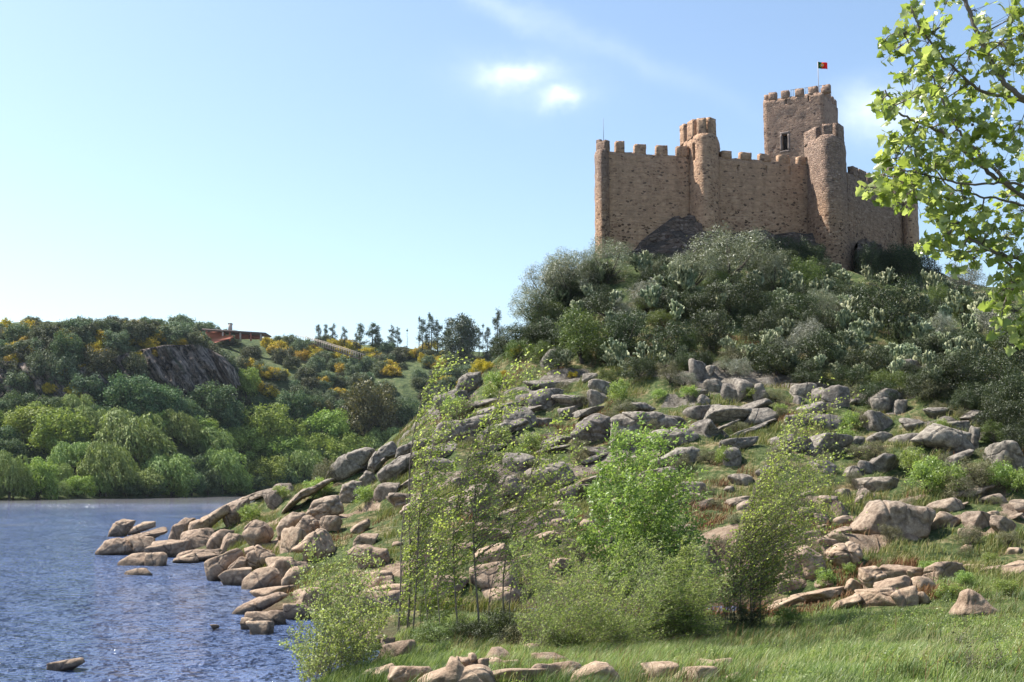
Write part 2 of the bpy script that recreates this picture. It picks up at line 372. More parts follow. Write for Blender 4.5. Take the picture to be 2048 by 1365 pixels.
def water_b(t, L):
    g = N(t, 'ShaderNodeNewGeometry'); P = g.outputs['Position']
    a = noise(t, L, P, .7, 4, .6, (.75, 1.0, 1)); b = noise(t, L, P, 2.6, 4, .6, (1, 1.4, 1)); d = noise(t, L, P, 9, 3, .6)
    e = noise(t, L, P, .09, 4, .6)
    h = mth(t, L, 'ADD', mth(t, L, 'MULTIPLY', a, 2.2), mth(t, L, 'MULTIPLY', b, .5)); h = mth(t, L, 'ADD', h, mth(t, L, 'MULTIPLY', d, .10))
    sy = N(t, 'ShaderNodeSeparateXYZ'); L(P, sy.inputs[0])
    calm = mth(t, L, 'MULTIPLY_ADD', sy.outputs[1], 1 / 60.0, -150 / 60.0, clamp=True)      # still water in the lee of the far bank
    run = mth(t, L, 'SUBTRACT', 1.0, mth(t, L, 'MULTIPLY', calm, .93))
    h = mth(t, L, 'MULTIPLY', mth(t, L, 'MULTIPLY', h, run), mth(t, L, 'MULTIPLY_ADD', e, 1.6, .25))
    c = mix(t, L, mth(t, L, 'MULTIPLY_ADD', noise(t, L, P, .12, 4, .6, (1, .5, 1)), 5, -2.6, clamp=True), (.15, .215, .40), (.23, .265, .36))
    c = mix(t, L, mth(t, L, 'MULTIPLY', mth(t, L, 'MULTIPLY_ADD', sy.outputs[1], 1 / 90.0, -130 / 90.0, clamp=True), .8), c, (.13, .105, .075))  # brown reflection of the far bank painted into the water colour
    bn = bump(t, L, h, 1.0, 1.5)
    nc = N(t, 'ShaderNodeTexNoise'); nc.inputs['Scale'].default_value = 7; nc.inputs['Detail'].default_value = 2; L(P, nc.inputs['Vector'])
    sb = N(t, 'ShaderNodeVectorMath', operation='SUBTRACT'); L(nc.outputs['Color'], sb.inputs[0]); sb.inputs[1].default_value = (.5, .5, .5)
    e2 = noise(t, L, P, .11, 4, .65); k = mth(t, L, 'MULTIPLY_ADD', mth(t, L, 'MULTIPLY_ADD', e2, 5, -2.2, clamp=True), 2.2, .9)
    rx = mth(t, L, 'MULTIPLY_ADD', sy.outputs[0], 1 / 13.0, 21 / 13.0); ry = mth(t, L, 'MULTIPLY_ADD', sy.outputs[1], 1 / 18.0, -60 / 18.0)
    rr = mth(t, L, 'POWER', 2.718, mth(t, L, 'MULTIPLY', mth(t, L, 'ADD', mth(t, L, 'MULTIPLY', rx, rx), mth(t, L, 'MULTIPLY', ry, ry)), -1.0))
    k = mth(t, L, 'MULTIPLY', mth(t, L, 'MULTIPLY_ADD', rr, 4.0, k), run)      # broken water off the rocky spur
    cx = N(t, 'ShaderNodeCombineXYZ'); L(k, cx.inputs[0]); L(k, cx.inputs[1]); cx.inputs[2].default_value = 0
    ml = N(t, 'ShaderNodeVectorMath', operation='MULTIPLY_ADD'); L(sb.outputs[0], ml.inputs[0]); L(cx.outputs[0], ml.inputs[1]); L(bn, ml.inputs[2])
    nn = N(t, 'ShaderNodeVectorMath', operation='NORMALIZE'); L(ml.outputs[0], nn.inputs[0])
    return princ(t, L, c, .09, .5, nn.outputs[0])
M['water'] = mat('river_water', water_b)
M['bed'] = plainmat('river_bed', (.14, .10, .06), .9, .1, .4, 1.5)
def pool_b(t, L):
    g = N(t, 'ShaderNodeNewGeometry'); P = g.outputs['Position']
    h = noise(t, L, P, 3, 3, .5, (1, 1.5, 1))
    c = mix(t, L, noise(t, L, P, 1.2, 4), (.10, .065, .03), (.20, .135, .065))
    return princ(t, L, c, .08, .5, bump(t, L, h, .5, .12))
M['pool'] = mat('shallow_water', pool_b)

M['olive'] = leafmat('olive_leaves', [(.075, .09, .06), (.18, .20, .145), (.33, .35, .27)], .18, .45, .5)
M['silver'] = leafmat('silver_leaves', [(.09, .10, .085), (.19, .195, .165), (.33, .33, .29)], .15, .45, .5)
M['dark'] = leafmat('dark_leaves', [(.014, .024, .010), (.036, .052, .019), (.075, .096, .034)], .2, .5, .35)
M['midgreen'] = leafmat('mid_leaves', [(.045, .07, .02), (.095, .13, .035), (.16, .20, .06)], .28, .5, .35)
M['scrub'] = leafmat('scrub_leaves', [(.07, .075, .045), (.14, .135, .085), (.22, .21, .14)], .2, .6, .25)
M['cactus'] = leafmat('cactus_pads', [(.06, .085, .045), (.15, .18, .095), (.34, .35, .22)], .0, .5, .4)
M['willow'] = leafmat('willow_leaves', [(.11, .155, .05), (.195, .26, .085), (.30, .36, .16)], .28, .6, .15)
M['bright'] = leafmat('bright_leaves', [(.11, .16, .035), (.20, .27, .07), (.30, .37, .12)], .3, .6, .15)
M['ash'] = leafmat('ash_leaves', [(.04, .08, .04), (.09, .145, .075), (.17, .22, .12)], .2, .6, .15)
M['brown'] = leafmat('oak_leaves', [(.045, .05, .02), (.095, .088, .035), (.15, .13, .055)], .25, .5, .3)
M['farscrub'] = leafmat('hillside_leaves', [(.045, .062, .035), (.10, .125, .08), (.19, .21, .145)], .2, .6, .15, vary=.5)
M['gorse'] = leafmat('gorse_flowers', [(.09, .12, .03), (.42, .30, .03), (.60, .45, .04)], .2, .6, .2)
M['pine'] = leafmat('pine_needles', [(.025, .045, .025), (.055, .08, .04), (.09, .12, .06)], .15, .5, .3)
M['poplar'] = leafmat('poplar_leaves', [(.17, .22, .055), (.30, .36, .11), (.44, .49, .25)], .58, .45, .4, .03)
M['bushpoplar'] = leafmat('bush_poplar_leaves', [(.13, .17, .05), (.25, .30, .11), (.43, .47, .28)], .52, .45, .4, .03)
M['sapwillow'] = leafmat('sapling_willow_leaves', [(.12, .17, .05), (.22, .275, .10), (.36, .41, .21)], .5, .5, .25, .03)
M['lime'] = leafmat('fresh_leaves', [(.12, .17, .045), (.21, .28, .09), (.33, .40, .18)], .48, .42, .4)
M['plane'] = leafmat('plane_leaves', [(.17, .23, .06), (.26, .33, .10), (.42, .47, .26)], .5, .35, .6, vary=.05)
M['grass'] = leafmat('meadow_grass', [(.065, .12, .03), (.13, .21, .06), (.25, .33, .12), (.42, .44, .27)], .4, .45, .4, .18, (.45, (.36, .32, .17), -3.2, .45))
M['tussock'] = leafmat('tussock_grass', [(.035, .075, .02), (.08, .14, .04), (.17, .23, .09)], .3, .5, .35)
M['straw'] = leafmat('straw', [(.30, .27, .15), (.46, .43, .28)], .3, .6, .2)
M['tuft'] = leafmat('slope_grass', [(.06, .09, .02), (.12, .15, .04), (.21, .21, .09), (.26, .21, .12)], .25, .6, .2)
M['heath'] = leafmat('dry_bracken', [(.09, .045, .025), (.17, .09, .05), (.26, .17, .09)], .15, .7, .15)
M['bark'] = plainmat('bark', (.17, .14, .115), .9, .2, .4, 8)
M['barkdark'] = plainmat('dark_bark', (.075, .06, .05), .9, .2, .4, 8)
M['terracotta'] = plainmat('terracotta_render', (.40, .135, .085), .85, .2, .15, .6)
M['roofslab'] = plainmat('roof_slab', (.16, .12, .11), .8, .3, .2, .8)
M['pale'] = plainmat('pale_render', (.50, .42, .36), .85, .2, .15, .6)
M['timber'] = plainmat('weathered_timber', (.32, .27, .22), .85, .2, .3, 2)

# ------------------------------------------------------------------ registry: things, kinds, labels
THINGS = []
def tag(o, label=None, cat=None, group=None, kind=None):
    if label: o['label'] = label
    if cat: o['category'] = cat
    if group: o['group'] = group
    if kind: o['kind'] = kind
    return o
def empty(name, loc=(0, 0, 0)):
    o = bpy.data.objects.new(name, None); COL.objects.link(o); o.location = loc; o.empty_display_size = .3
    return o
def reg(o, phrase, cat, group, px, py, fixed=None):
    """a thing whose label is made from its look and the landmark it stands nearest to"""
    tag(o, fixed, cat, group); THINGS.append((o, phrase, px, py, fixed)); return o
def copy_tree(o, parent=None):
    c = o.copy(); COL.objects.link(c)
    if parent is not None: c.parent = parent
    for ch in list(o.children): copy_tree(ch, c)
    return c

# ------------------------------------------------------------------ terrain: near bank, channel and castle island in one sheet
def wz(px, py, z):
    """point on the sight line of a pixel at height z"""
    d = pix_dir(px, py); k = (z - CAMZ) / d[2]; return (d[0] * k, d[1] * k, z)
def p3(px, py, Y, dz=0):
    v = at(px, py, Y); return (v[0], v[1], v[2] + dz)
TP = []
cols = {
    430: [(1200, 45, 'w'), (1135, 58, 's'), (1085, 70, None), (1050, 78, None)],
    500: [(1262, 32, 'w'), (1215, 0, 's'), (1140, 49, None), (1090, 60, None), (1045, 72, None), (1015, 80, None)],
    600: [(1280, 0, 'w'), (1235, 0, 's'), (1175, 42, None), (1110, 50, None), (1050, 60, None), (1000, 72, None), (965, 80, None)],
    700: [(1275, 0, 'w'), (1245, 0, 's'), (1190, 39, None), (1110, 47, None), (1040, 57, None), (985, 69, None), (945, 79, None)],
    800: [(1265, 0, 'w'), (1240, 0, 's'), (1150, 40, None), (1060, 49, None), (980, 59, None), (920, 69, None), (880, 78, None)],
    900: [(1260, 0, 'w'), (1238, 0, 's'), (1150, 40, None), (1060, 48, None), (970, 57, None), (890, 66, None), (830, 75, None), (785, 83, None)],
    1100: [(1255, 0, 'w'), (1235, 0, 's'), (1150, 40, None), (1055, 48, None), (955, 56, None), (860, 64, None), (775, 72, None), (715, 79, None), (645, 88, None), (590, 95, None)],
    1300: [(1250, 0, 'w'), (1232, 0, 's'), (1135, 40, None), (1035, 47, None), (935, 54, None), (840, 62, None), (765, 70, None), (690, 78, None), (610, 87, None), (530, 95, None)],
    1500: [(1245, 0, 'w'), (1225, 0, 's'), (1125, 40, None), (1025, 46, None), (925, 53, None), (830, 61, None), (770, 67, None), (700, 76, None), (620, 85, None), (545, 93, None)],
    1700: [(1222, 33.2, None), (1135, 39, None), (1045, 45, None), (945, 52, None), (855, 59, None), (775, 67, None), (700, 76, None), (620, 86, None), (555, 95, None)],
    1900: [(1180, 34.5, None), (1115, 39, None), (1045, 44, None), (945, 51, None), (855, 58, None), (775, 66, None), (700, 76, None), (630, 88, None), (575, 100, None)],
    2200: [(1160, 35, None), (1110, 39, None), (1040, 44, None), (940, 51, None), (850, 58, None), (770, 66, None), (700, 76, None), (640, 88, None), (590, 100, None)],
}
for c, lst in cols.items():
    for py, Y, fl in lst:
        if fl == 'w': TP.append(wz(c, py, -.45))
        elif fl == 's': TP.append(wz(c, py, .05))
        else: TP.append(p3(c, py, Y))
# spur at the left, open river around it
for px, py, z in [(250, 1112, -.25), (330, 1098, -.05), (390, 1100, .15), (120, 1100, -1.4), (300, 1150, -1.0), (380, 1180, -1.0), (420, 1250, -1.1), (480, 1320, -1.1), (560, 1400, -.7)]:
    TP.append(wz(px, py, z))
for x, y, z in [(-28, 80, -1.4), (-22, 88, -1.4), (-14, 100, -1.2), (-4, 108, -1.2), (-30, 50, -1.5), (-40, 70, -1.6), (-30, 110, -1.5), (0, 130, -1), (12, 150, -1), (30, 165, -1), (60, 170, 0),
                (-5, 98, 1.5), (2, 106, 7), (-60, 60, -1.6), (-60, 20, -1.6), (-60, 120, -1.6), (-25, 25, -1.5), (-18, 12, -1.4), (-12, 8, -.9), (-25, 0, -1.2), (-60, -20, -1.5), (80, 120, 8), (80, 90, 16), (80, 60, 8), (80, 160, 2)]:
    TP.append((x, y, z))
# castle plateau
for px, py, Y in [(1240, 510, 99), (1400, 500, 100), (1550, 480, 103), (1680, 545, 100), (1760, 520, 107), (1830, 540, 112), (1300, 470, 112), (1500, 440, 118), (1700, 470, 122), (1960, 580, 112), (1150, 570, 101)]:
    TP.append(p3(px, py, Y))
TP += [(10, 135, 14), (30, 140, 16), (50, 135, 12)]
# near bank
for px, py, z in [(620, 1420, .1), (700, 1350, .25), (790, 1310, .12), (900, 1290, .18), (1050, 1282, .2), (1200, 1275, .2), (1350, 1268, .15), (1480, 1258, .15), (1600, 1258, .2), (1720, 1250, .45), (1850, 1235, .6), (2000, 1210, .8), (2200, 1200, .9),
                  (800, 1365, .75), (1000, 1365, .95), (1200, 1365, 1.0), (1450, 1365, 1.05), (1700, 1365, 1.15), (2048, 1365, 1.3), (1000, 1320, .5), (1300, 1310, .55), (1600, 1300, .65), (1900, 1300, .85)]:
    TP.append(wz(px, py, z))
TP += [(0, 10, 1.9), (0, 0, 2.3), (8, 8, 2.1), (16, 10, 2.2), (30, 12, 2.4), (30, 25, 1.6), (0, -20, 2.8), (30, -20, 3), (80, 0, 3), (-5, 12, 1.3), (-8, 0, 1.6), (80, 30, 2.2), (-6, 16, .6)]
tps = TPS(TP, .02)
def hg_raw(x, y):
    z = tps(x, y)
    d = np.clip((z - .2) / 2.5, 0, 1)
    z = z + (fbm(np.asarray(x) * .35, np.asarray(y) * .35, seed=3, octv=4) * .42) * d + .05 * fbm(np.asarray(x) * 1.1, np.asarray(y) * 1.1, seed=9)
    rk = rocky(x, y, z)
    q = (z - .13 * np.asarray(x) + .5 * fbm(np.asarray(x) * .22, np.asarray(y) * .22, seed=14, octv=3)) / 1.0
    fr = q - np.floor(q); st = np.clip((fr - .62) / .38, 0, 1); st = st * st * (3 - 2 * st)
    z = z + (st - fr) * 1.0 * rk * .9 + .25 * rk + rk * .12 * fbm(np.asarray(x) * 1.5, np.asarray(y) * 1.5, seed=15)
    return np.clip(z, -1.6, 27)
def rocky(x, y, z):
    x = np.asarray(x, float); y = np.asarray(y, float)
    f = fbm(x * .13 + y * .05, y * .30 - x * .04, seed=18, octv=4)
    m = np.clip((f - .02) / .16, 0, 1) * np.clip((z - .5) / .6, 0, 1) * np.clip((y - 37) / 3, 0, 1)
    return m * np.clip((np.interp(x, [-12, 0, 20, 40], [90, 80, 73, 74]) - y) / 6, 0, 1)
def axis(segs):
    out = []
    for a, b, s in segs: out.append(np.arange(a, b, s))
    return np.concatenate(out + [[segs[-1][1]]])
gx = axis([(-60, -24, 1.5), (-24, 42, .3), (42, 84, 1.5)]); gy = axis([(-20, 12, 1.2), (12, 60, .3), (60, 120, .5), (120, 172, 1.5)])
GX, GY = np.meshgrid(gx, gy, indexing='ij'); GZ = hg_raw(GX, GY)
def interp(gx, gy, GZ, x, y):
    x = np.asarray(x, float); y = np.asarray(y, float)
    i = np.clip(np.searchsorted(gx, x) - 1, 0, len(gx) - 2); j = np.clip(np.searchsorted(gy, y) - 1, 0, len(gy) - 2)
    u = np.clip((x - gx[i]) / (gx[i + 1] - gx[i]), 0, 1); v = np.clip((y - gy[j]) / (gy[j + 1] - gy[j]), 0, 1)
    return GZ[i, j] * (1 - u) * (1 - v) + GZ[i + 1, j] * u * (1 - v) + GZ[i, j + 1] * (1 - u) * v + GZ[i + 1, j + 1] * u * v
def hg(x, y): return interp(gx, gy, GZ, x, y)
def gridmesh(gx, gy, GZ):
    GX, GY = np.meshgrid(gx, gy, indexing='ij'); nx, ny = GX.shape
    V = np.stack([GX, GY, GZ], -1).reshape(-1, 3)
    I = np.arange(nx * ny).reshape(nx, ny)
    Fa = np.stack([I[:-1, :-1], I[1:, :-1], I[1:, 1:], I[:-1, 1:]], -1).reshape(-1, 4)
    return V, Fa
mb = MB(); mb.add(*gridmesh(gx, gy, GZ)); o = mb.obj('ground', M['ground'], smooth=True); tag(o, kind='structure')
GR = rocky(GX, GY, np.where(GZ > -9, GZ, 0)); at_ = o.data.attributes.new('rocky', 'FLOAT', 'POINT'); at_.data.foreach_set('value', GR.ravel().astype(np.float32))
def rockat(x, y): return interp(gx, gy, GR, x, y)

# far bank and hills
FP = []
fcols = {
    -350: [(1004, 235, 1), (950, 262, 0), (880, 285, 0), (800, 298, 0), (730, 303, 0), (690, 312, 0), (660, 345, 0), (664, 440, 0)],
    0: [(1001, 240, 1), (950, 262, 0), (880, 283, 0), (800, 296, 0), (735, 301, 0), (700, 310, 0), (662, 340, 0), (668, 430, 0)],
    200: [(996, 258, 1), (945, 272, 0), (870, 290, 0), (795, 301, 0), (735, 305, 0), (700, 310, 0), (662, 335, 0), (662, 430, 0)],
    400: [(993, 285, 1), (930, 300, 0), (860, 312, 0), (790, 320, 0), (725, 324, 0), (700, 330, 0), (686, 350, 0), (682, 430, 0), (684, 520, 0)],
    480: [(991, 300, 1), (900, 318, 0), (800, 335, 0), (750, 350, 0), (715, 385, 0), (686, 430, 0), (688, 520, 0)],
    620: [(988, 318, 1), (900, 335, 0), (810, 350, 0), (755, 375, 0), (694, 430, 0), (700, 520, 0)],
    820: [(985, 330, 1), (870, 348, 0), (780, 370, 0), (710, 430, 0), (716, 520, 0)],
    1020: [(982, 340, 1), (860, 355, 0), (780, 380, 0), (712, 440, 0), (718, 520, 0)],
    1500: [(982, 345, 1), (860, 365, 0), (780, 390, 0), (720, 450, 0), (730, 520, 0)],
}
for c, lst in fcols.items():
    for py, Y, fl in lst:
        FP.append((*at(c, py, Y)[:2], .2) if fl else tuple(at(c, py, Y)))
    v = at(c, 1000, lst[0][1] - 25); FP.append((v[0], v[1], -3))
ftps = TPS(FP, .5)
fx = np.arange(-215, 120, 2.2); fy = axis([(205, 370, 1.6), (370, 560, 4)])
FX, FY = np.meshgrid(fx, fy, indexing='ij'); FZ = ftps(FX, FY)
FZ = FZ + fbm(FX * .06, FY * .06, seed=5) * 2.0 * np.clip((FZ - 3) / 8, 0, 1) + fbm(FX * .3, FY * .3, seed=6) * .4 * np.clip((FZ - 1) / 4, 0, 1)
FZ = np.clip(FZ, -2, 62)
def hf(x, y): return interp(fx, fy, FZ, x, y)
mb = MB(); mb.add(*gridmesh(fx, fy, FZ)); tag(mb.obj('far_hills', M['farground'], smooth=True), kind='structure')
def hit(px, py, near=True, y0=None, y1=None):
    y0 = y0 or (13 if near else 215); y1 = y1 or (125 if near else 540)
    Y = np.arange(y0, y1, .1 if near else .6); d = pix_dir(px, py)
    x = d[0] / d[1] * Y; z = CAMZ + d[2] / d[1] * Y
    h = np.maximum((hg if near else hf)(x, Y), -.02 if near else 0)
    k = np.nonzero(z <= h)[0]
    if len(k) == 0: return None
    return Vector((x[k[0]], Y[k[0]], h[k[0]]))

# river, its bed, the wide land to the horizon
def plane(name, x0, x1, y0, y1, z, m, kind='structure'):
    mb = MB(); mb.add([(x0, y0, z), (x1, y0, z), (x1, y1, z), (x0, y1, z)], [(0, 1, 2, 3)]); return tag(mb.obj(name, m), kind=kind)
plane('river_bed', -3000, 3000, -200, 6000, -2.2, M['bed'])
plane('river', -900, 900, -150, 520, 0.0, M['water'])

# the dark cliff on the far bank
def cliff():
    pu = np.linspace(-120, 474, 120); tv = np.linspace(0, 1, 44)
    U, T = np.meshgrid(pu, tv, indexing='ij')
    top = np.interp(pu, [-120, 0, 60, 150, 210, 260, 330, 400, 430, 455, 474], [728, 722, 726, 735, 722, 704, 690, 690, 706, 732, 770])
    bot = np.interp(pu, [-120, 0, 200, 300, 474], [812, 815, 820, 822, 815])
    Yb = np.interp(pu, [-120, 0, 200, 400, 474], [290, 291, 296, 312, 322])
    PY = bot[:, None] + (top - bot)[:, None] * T
    Yd = Yb[:, None] + T * 7
    dgn = U * .021 + T * 1.25
    Yd = Yd + 5.5 * np.abs(fbm(dgn * 1.6, T * 1.4 + U * .006, seed=21, octv=4)) * 1.3 - 1.2 * fbm(U * .06, T * 5, seed=22, octv=3)
    P = np.array([[at(a, b, c) for a, b, c in zip(r1, r2, r3)] for r1, r2, r3 in zip(U, PY, Yd)])
    back = P.copy(); back[:, -1, 1] += 30
    V = np.concatenate([P, back[:, -1:, :]], 1); nx, ny = V.shape[:2]; I = np.arange(nx * ny).reshape(nx, ny)
    Fa = np.stack([I[:-1, :-1], I[1:, :-1], I[1:, 1:], I[:-1, 1:]], -1).reshape(-1, 4)
    mb = MB(); mb.add(V.reshape(-1, 3), Fa); tag(mb.obj('cliff', M['cliff']), kind='structure')
cliff()

# ------------------------------------------------------------------ the castle
def outline(pts, close=True, step=.35, smooth=1):
    P = np.array(pts, float)
    for _ in range(smooth):
        Q = []
        n = len(P)
        for i in range(n):
            a, b = P[i], P[(i + 1) % n]; Q += [a * .8 + b * .2, a * .2 + b * .8]
        P = np.array(Q)
    out = []
    n = len(P)
    for i in range(n):
        a, b = P[i], P[(i + 1) % n]; k = max(1, int(round(np.linalg.norm(b - a) / step)))
        for j in range(k): out.append(a + (b - a) * j / k)
    return np.array(out)
def prism(mb, top, z0, z1, flare=0.0, jit=.035, seed=1, fp=1.6, ztop=None):
    """closed outline (x,y) rising from z0 to z1; the foot is wider by flare"""
    n = len(top); c = top.mean(0); k = max(2, int((z1 - z0) / .4)); V = []
    for i in range(k + 1):
        t = i / k; s = 1 + flare * (1 - t) ** fp
        xy = c + (top - c) * s; z = np.full(n, z0 + (z1 - z0) * t)
        if i == k and ztop is not None: z = z + ztop(xy)
        V.append(np.column_stack([xy, z]))
    V = np.concatenate(V); d = norm(np.column_stack([V[:, :2] - c, np.zeros(len(V))]))
    V = V + d * (fbm(V[:, 0] * 1.7, V[:, 1] * 1.7, V[:, 2] * 1.7, seed=seed, octv=3) * jit * 1.6)[:, None]
    V[-n:, 2] += fbm(V[-n:, 0] * 1.2, V[-n:, 1] * 1.2, seed=seed + 5, octv=3) * .07
    Fa = []
    for i in range(k):
        a = i * n
        for j in range(n): Fa.append((a + j, a + (j + 1) % n, a + n + (j + 1) % n, a + n + j))
    mb.add(V, Fa)
    cz = V[-n:, 2].mean(); mb.add(np.vstack([V[-n:], [[c[0], c[1], cz]]]), [(j, (j + 1) % n, n) for j in range(n)])
    return mb
def xy(px, Y): return np.array([(px - 1024) / F * Y / math.cos(PITCH) * 1.0, Y])
def xyz(px, py, Y): return np.array(at(px, py, Y))
def block(mb, a, b, z0, z1, thick, seed=0, out=.006, slope=0.0):
    """a rough masonry block standing on the line a-b, its body behind it"""
    a = np.array(a[:2], float); b = np.array(b[:2], float); d = (b - a) / np.linalg.norm(b - a); nrm = np.array([d[1], -d[0]])
    a = a - d * out + nrm * out; b = b + d * out + nrm * out; L = np.linalg.norm(b - a)
    nx, ny, nz = max(2, int(L / .22)), 2, max(2, int((z1 - z0) / .22)); vid = {}; V = []; Fa = []
    def vv(i, j, k):
        if (i, j, k) not in vid:
            p = a + (b - a) * i / nx - nrm * (thick + 2 * out) * j / ny
            z = z0 + (z1 - z0) * k / nz
            vid[(i, j, k)] = len(V); V.append((p[0], p[1], z))
        return vid[(i, j, k)]
    for i in range(nx):
        for k in range(nz):
            Fa.append((vv(i, 0, k), vv(i + 1, 0, k), vv(i + 1, 0, k + 1), vv(i, 0, k + 1))); Fa.append((vv(i, ny, k + 1), vv(i + 1, ny, k + 1), vv(i + 1, ny, k), vv(i, ny, k)))
    for i in range(nx):
        for j in range(ny):
            Fa.append((vv(i, j, nz), vv(i + 1, j, nz), vv(i + 1, j + 1, nz), vv(i, j + 1, nz))); Fa.append((vv(i, j + 1, 0), vv(i + 1, j + 1, 0), vv(i + 1, j, 0), vv(i, j, 0)))
    for j in range(ny):
        for k in range(nz):
            Fa.append((vv(0, j + 1, k), vv(0, j, k), vv(0, j, k + 1), vv(0, j + 1, k + 1))); Fa.append((vv(nx, j, k), vv(nx, j + 1, k), vv(nx, j + 1, k + 1), vv(nx, j, k + 1)))
    V = np.array(V); q = V * 2.6
    J = np.stack([fbm(q[:, 0], q[:, 1], q[:, 2], seed=seed + s, octv=2) for s in (1, 2, 3)], 1) * .032
    J[V[:, 2] < z0 + .01] = 0
    t = (V[:, 2] - z0) / (z1 - z0); cen = np.array([*((a + b) / 2 - nrm * thick / 2), 0]); V[:, :2] = cen[:2] + (V[:, :2] - cen[:2]) * (1 - .02 * np.clip(t * 3 - 2.2, 0, 1))[:, None]
    mb.add(V + J, Fa); return mb
def cut(o, boxes):
    """open real holes (slits, windows) through a mesh"""
    for (c, d, w, h, dep) in boxes:      # centre, direction along wall, width, height, depth
        d = np.array(d[:2]); d = d / np.linalg.norm(d); n = np.array([d[1], -d[0]])
        V = [np.array([*(np.array(c[:2]) + d * sx * w / 2 + n * sy * dep), c[2] + sz * h / 2]) for sx in (-1, 1) for sy in (-1, 1) for sz in (-1, 1)]
        m2 = MB(); m2.add(V, [(0, 1, 3, 2), (4, 6, 7, 5), (0, 4, 5, 1), (2, 3, 7, 6), (0, 2, 6, 4), (1, 5, 7, 3)])
        cu = m2.obj('cutter', o.data.materials[0])
        bm = bmesh.new(); bm.from_mesh(cu.data); bmesh.ops.recalc_face_normals(bm, faces=bm.faces); bm.to_mesh(cu.data); bm.free()
        md = o.modifiers.new('b', 'BOOLEAN'); md.operation = 'DIFFERENCE'; md.solver = 'EXACT'; md.object = cu
        dg = bpy.context.evaluated_depsgraph_get(); me = bpy.data.meshes.new_from_object(o.evaluated_get(dg)); o.modifiers.clear()
        o.data = me; bpy.data.objects.remove(cu)
def clean(o):
    bm = bmesh.new(); bm.from_mesh(o.data); bmesh.ops.remove_doubles(bm, verts=bm.verts, dist=.0005); bmesh.ops.recalc_face_normals(bm, faces=bm.faces)
    bmesh.ops.holes_fill(bm, edges=[e for e in bm.edges if e.is_boundary], sides=400); bm.to_mesh(o.data); bm.free()

castle = empty('castle', (22, 105, 21)); 
tag(castle, 'medieval hilltop castle of brown rubble stone with battlements, round towers and square keep', 'castle')
bpy.context.view_layer.update()
def cpart(name, mb, m, parent=None):
    o = mb.obj(name, m); par = parent or castle; o.parent = par
    off = Vector((0, 0, 0)); q = par
    while q is not None: off = off + q.location; q = q.parent
    if parent is None: o.location = -castle.location
    return o
def spart(name, mb, m, parent):
    o = mb.obj(name, m); o.parent = parent; return o

def wall_part(p0, p1, zt0, zt1, zb, thick, merl, mat_=M['wall'], cuts=(), seed=0, Yref=None, mh=None):
    """curtain wall between two plan points; merl = list of (px0, px1, toppy) measured on it"""
    a, b = np.array(p0, float), np.array(p1, float); d = (b - a) / np.linalg.norm(b - a); nr = np.array([d[1], -d[0]])
    L = np.linalg.norm(b - a)
    k = max(2, int(L / .35)); top = [a + (b - a) * i / k for i in range(k + 1)] + [a + (b - a) * i / k - nr * thick for i in range(k, -1, -1)]
    top = np.array(top)
    mb = MB(); zt = max(zt0, zt1)
    def ztop(xy_):
        t = np.clip(((xy_ - a) @ d) / L, 0, 1); return zt0 + (zt1 - zt0) * t - zt
    prism(mb, top, zb, zt, 0, .03, seed, ztop=ztop)
    o = cpart('curtain_wall', mb, mat_); clean(o)
    bx = []
    for px, py, wpx, hpx in cuts:
        t, P = ray_plane(px, py, a, nr); bx.append((P, d, wpx * P[1] / F, hpx * P[1] / F, thick * 1.6))
    if bx: cut(o, bx)
    for i, (x0, x1, tp) in enumerate(merl):
        A = ray_plane(x0, tp, a, nr)[1]; B = ray_plane(x1, tp, a, nr)[1]
        t = ((A[:2] + B[:2]) / 2 - a) @ d / L
        m_ = MB(); block(m_, A, B, zt0 + (zt1 - zt0) * t - .1, A[2], .5, seed + i); spart('merlon', m_, mat_, o)
    return o
def ray_plane(px, py, a, nr):
    dd = pix_dir(px, py); o3 = np.array([0, 0, CAMZ]); k = ((a - o3[:2]) @ nr) / (dd[:2] @ nr); return k, o3 + dd * k

def T(px, Y): v = at(px, 600, Y); return (v[0], v[1])
# left corner tower
def tower(pts, zb, toppy, Yt, flare, merl, mat_=M['tower'], seed=0, smooth=1, cuts=()):
    ol = outline([T(*p) for p in pts], smooth=smooth); zt = at(1400, toppy, Yt)[2]
    mb = MB(); prism(mb, ol, zb, zt, flare, .05, seed)
    o = cpart('tower', mb, mat_); clean(o)
    for (px, py, Yc, dx, w, h, dep) in cuts: cut(o, [(np.array(at(px, py, Yc)), dx, w, h, dep)])
    for i, (xa, ya, xb, yb, tp) in enumerate(merl):
        A = T(xa, ya); B = T(xb, yb); zz = at((xa + xb) / 2, tp, (ya + yb) / 2)[2]
        m_ = MB(); block(m_, A, B, zt - .12, zz, .45, seed + i * 3); spart('merlon', m_, mat_, o)
    return o
tower([(1192, 100), (1192, 97.6), (1197, 96.5), (1206, 96.0), (1216, 96.3), (1223, 97.4), (1223, 101), (1196, 101.5)], 17, 300, 96.4, .06,
      [(1195, 97.2, 1214, 96.3, 283), (1206, 100, 1195, 98.6, 285)], seed=11)
wall_part(T(1214, 97.0), T(1386, 98.3), at(1214, 303, 97)[2], at(1386, 313, 98.3)[2], 16, 1.1,
          [(1232, 1249, 282), (1270, 1292, 288), (1313, 1335, 290), (1354, 1378, 292)], seed=31)
tower([(1364, 100.6), (1380, 98.8), (1396, 97.3), (1410, 96.7), (1426, 96.7), (1440, 97.6), (1446, 99.6), (1446, 102), (1372, 102.5)], 16, 269, 97, .22,
      [(1365, 100.3, 1374, 99.5, 250), (1380, 98.8, 1392, 97.7, 242), (1400, 97.2, 1417, 96.9, 236), (1428, 97.1, 1439, 97.8, 237)], mat_=M['wall'], seed=41,
      cuts=[(1392, 306, 97.8, (1, -1.2), .42, 1.4, 1.2)])
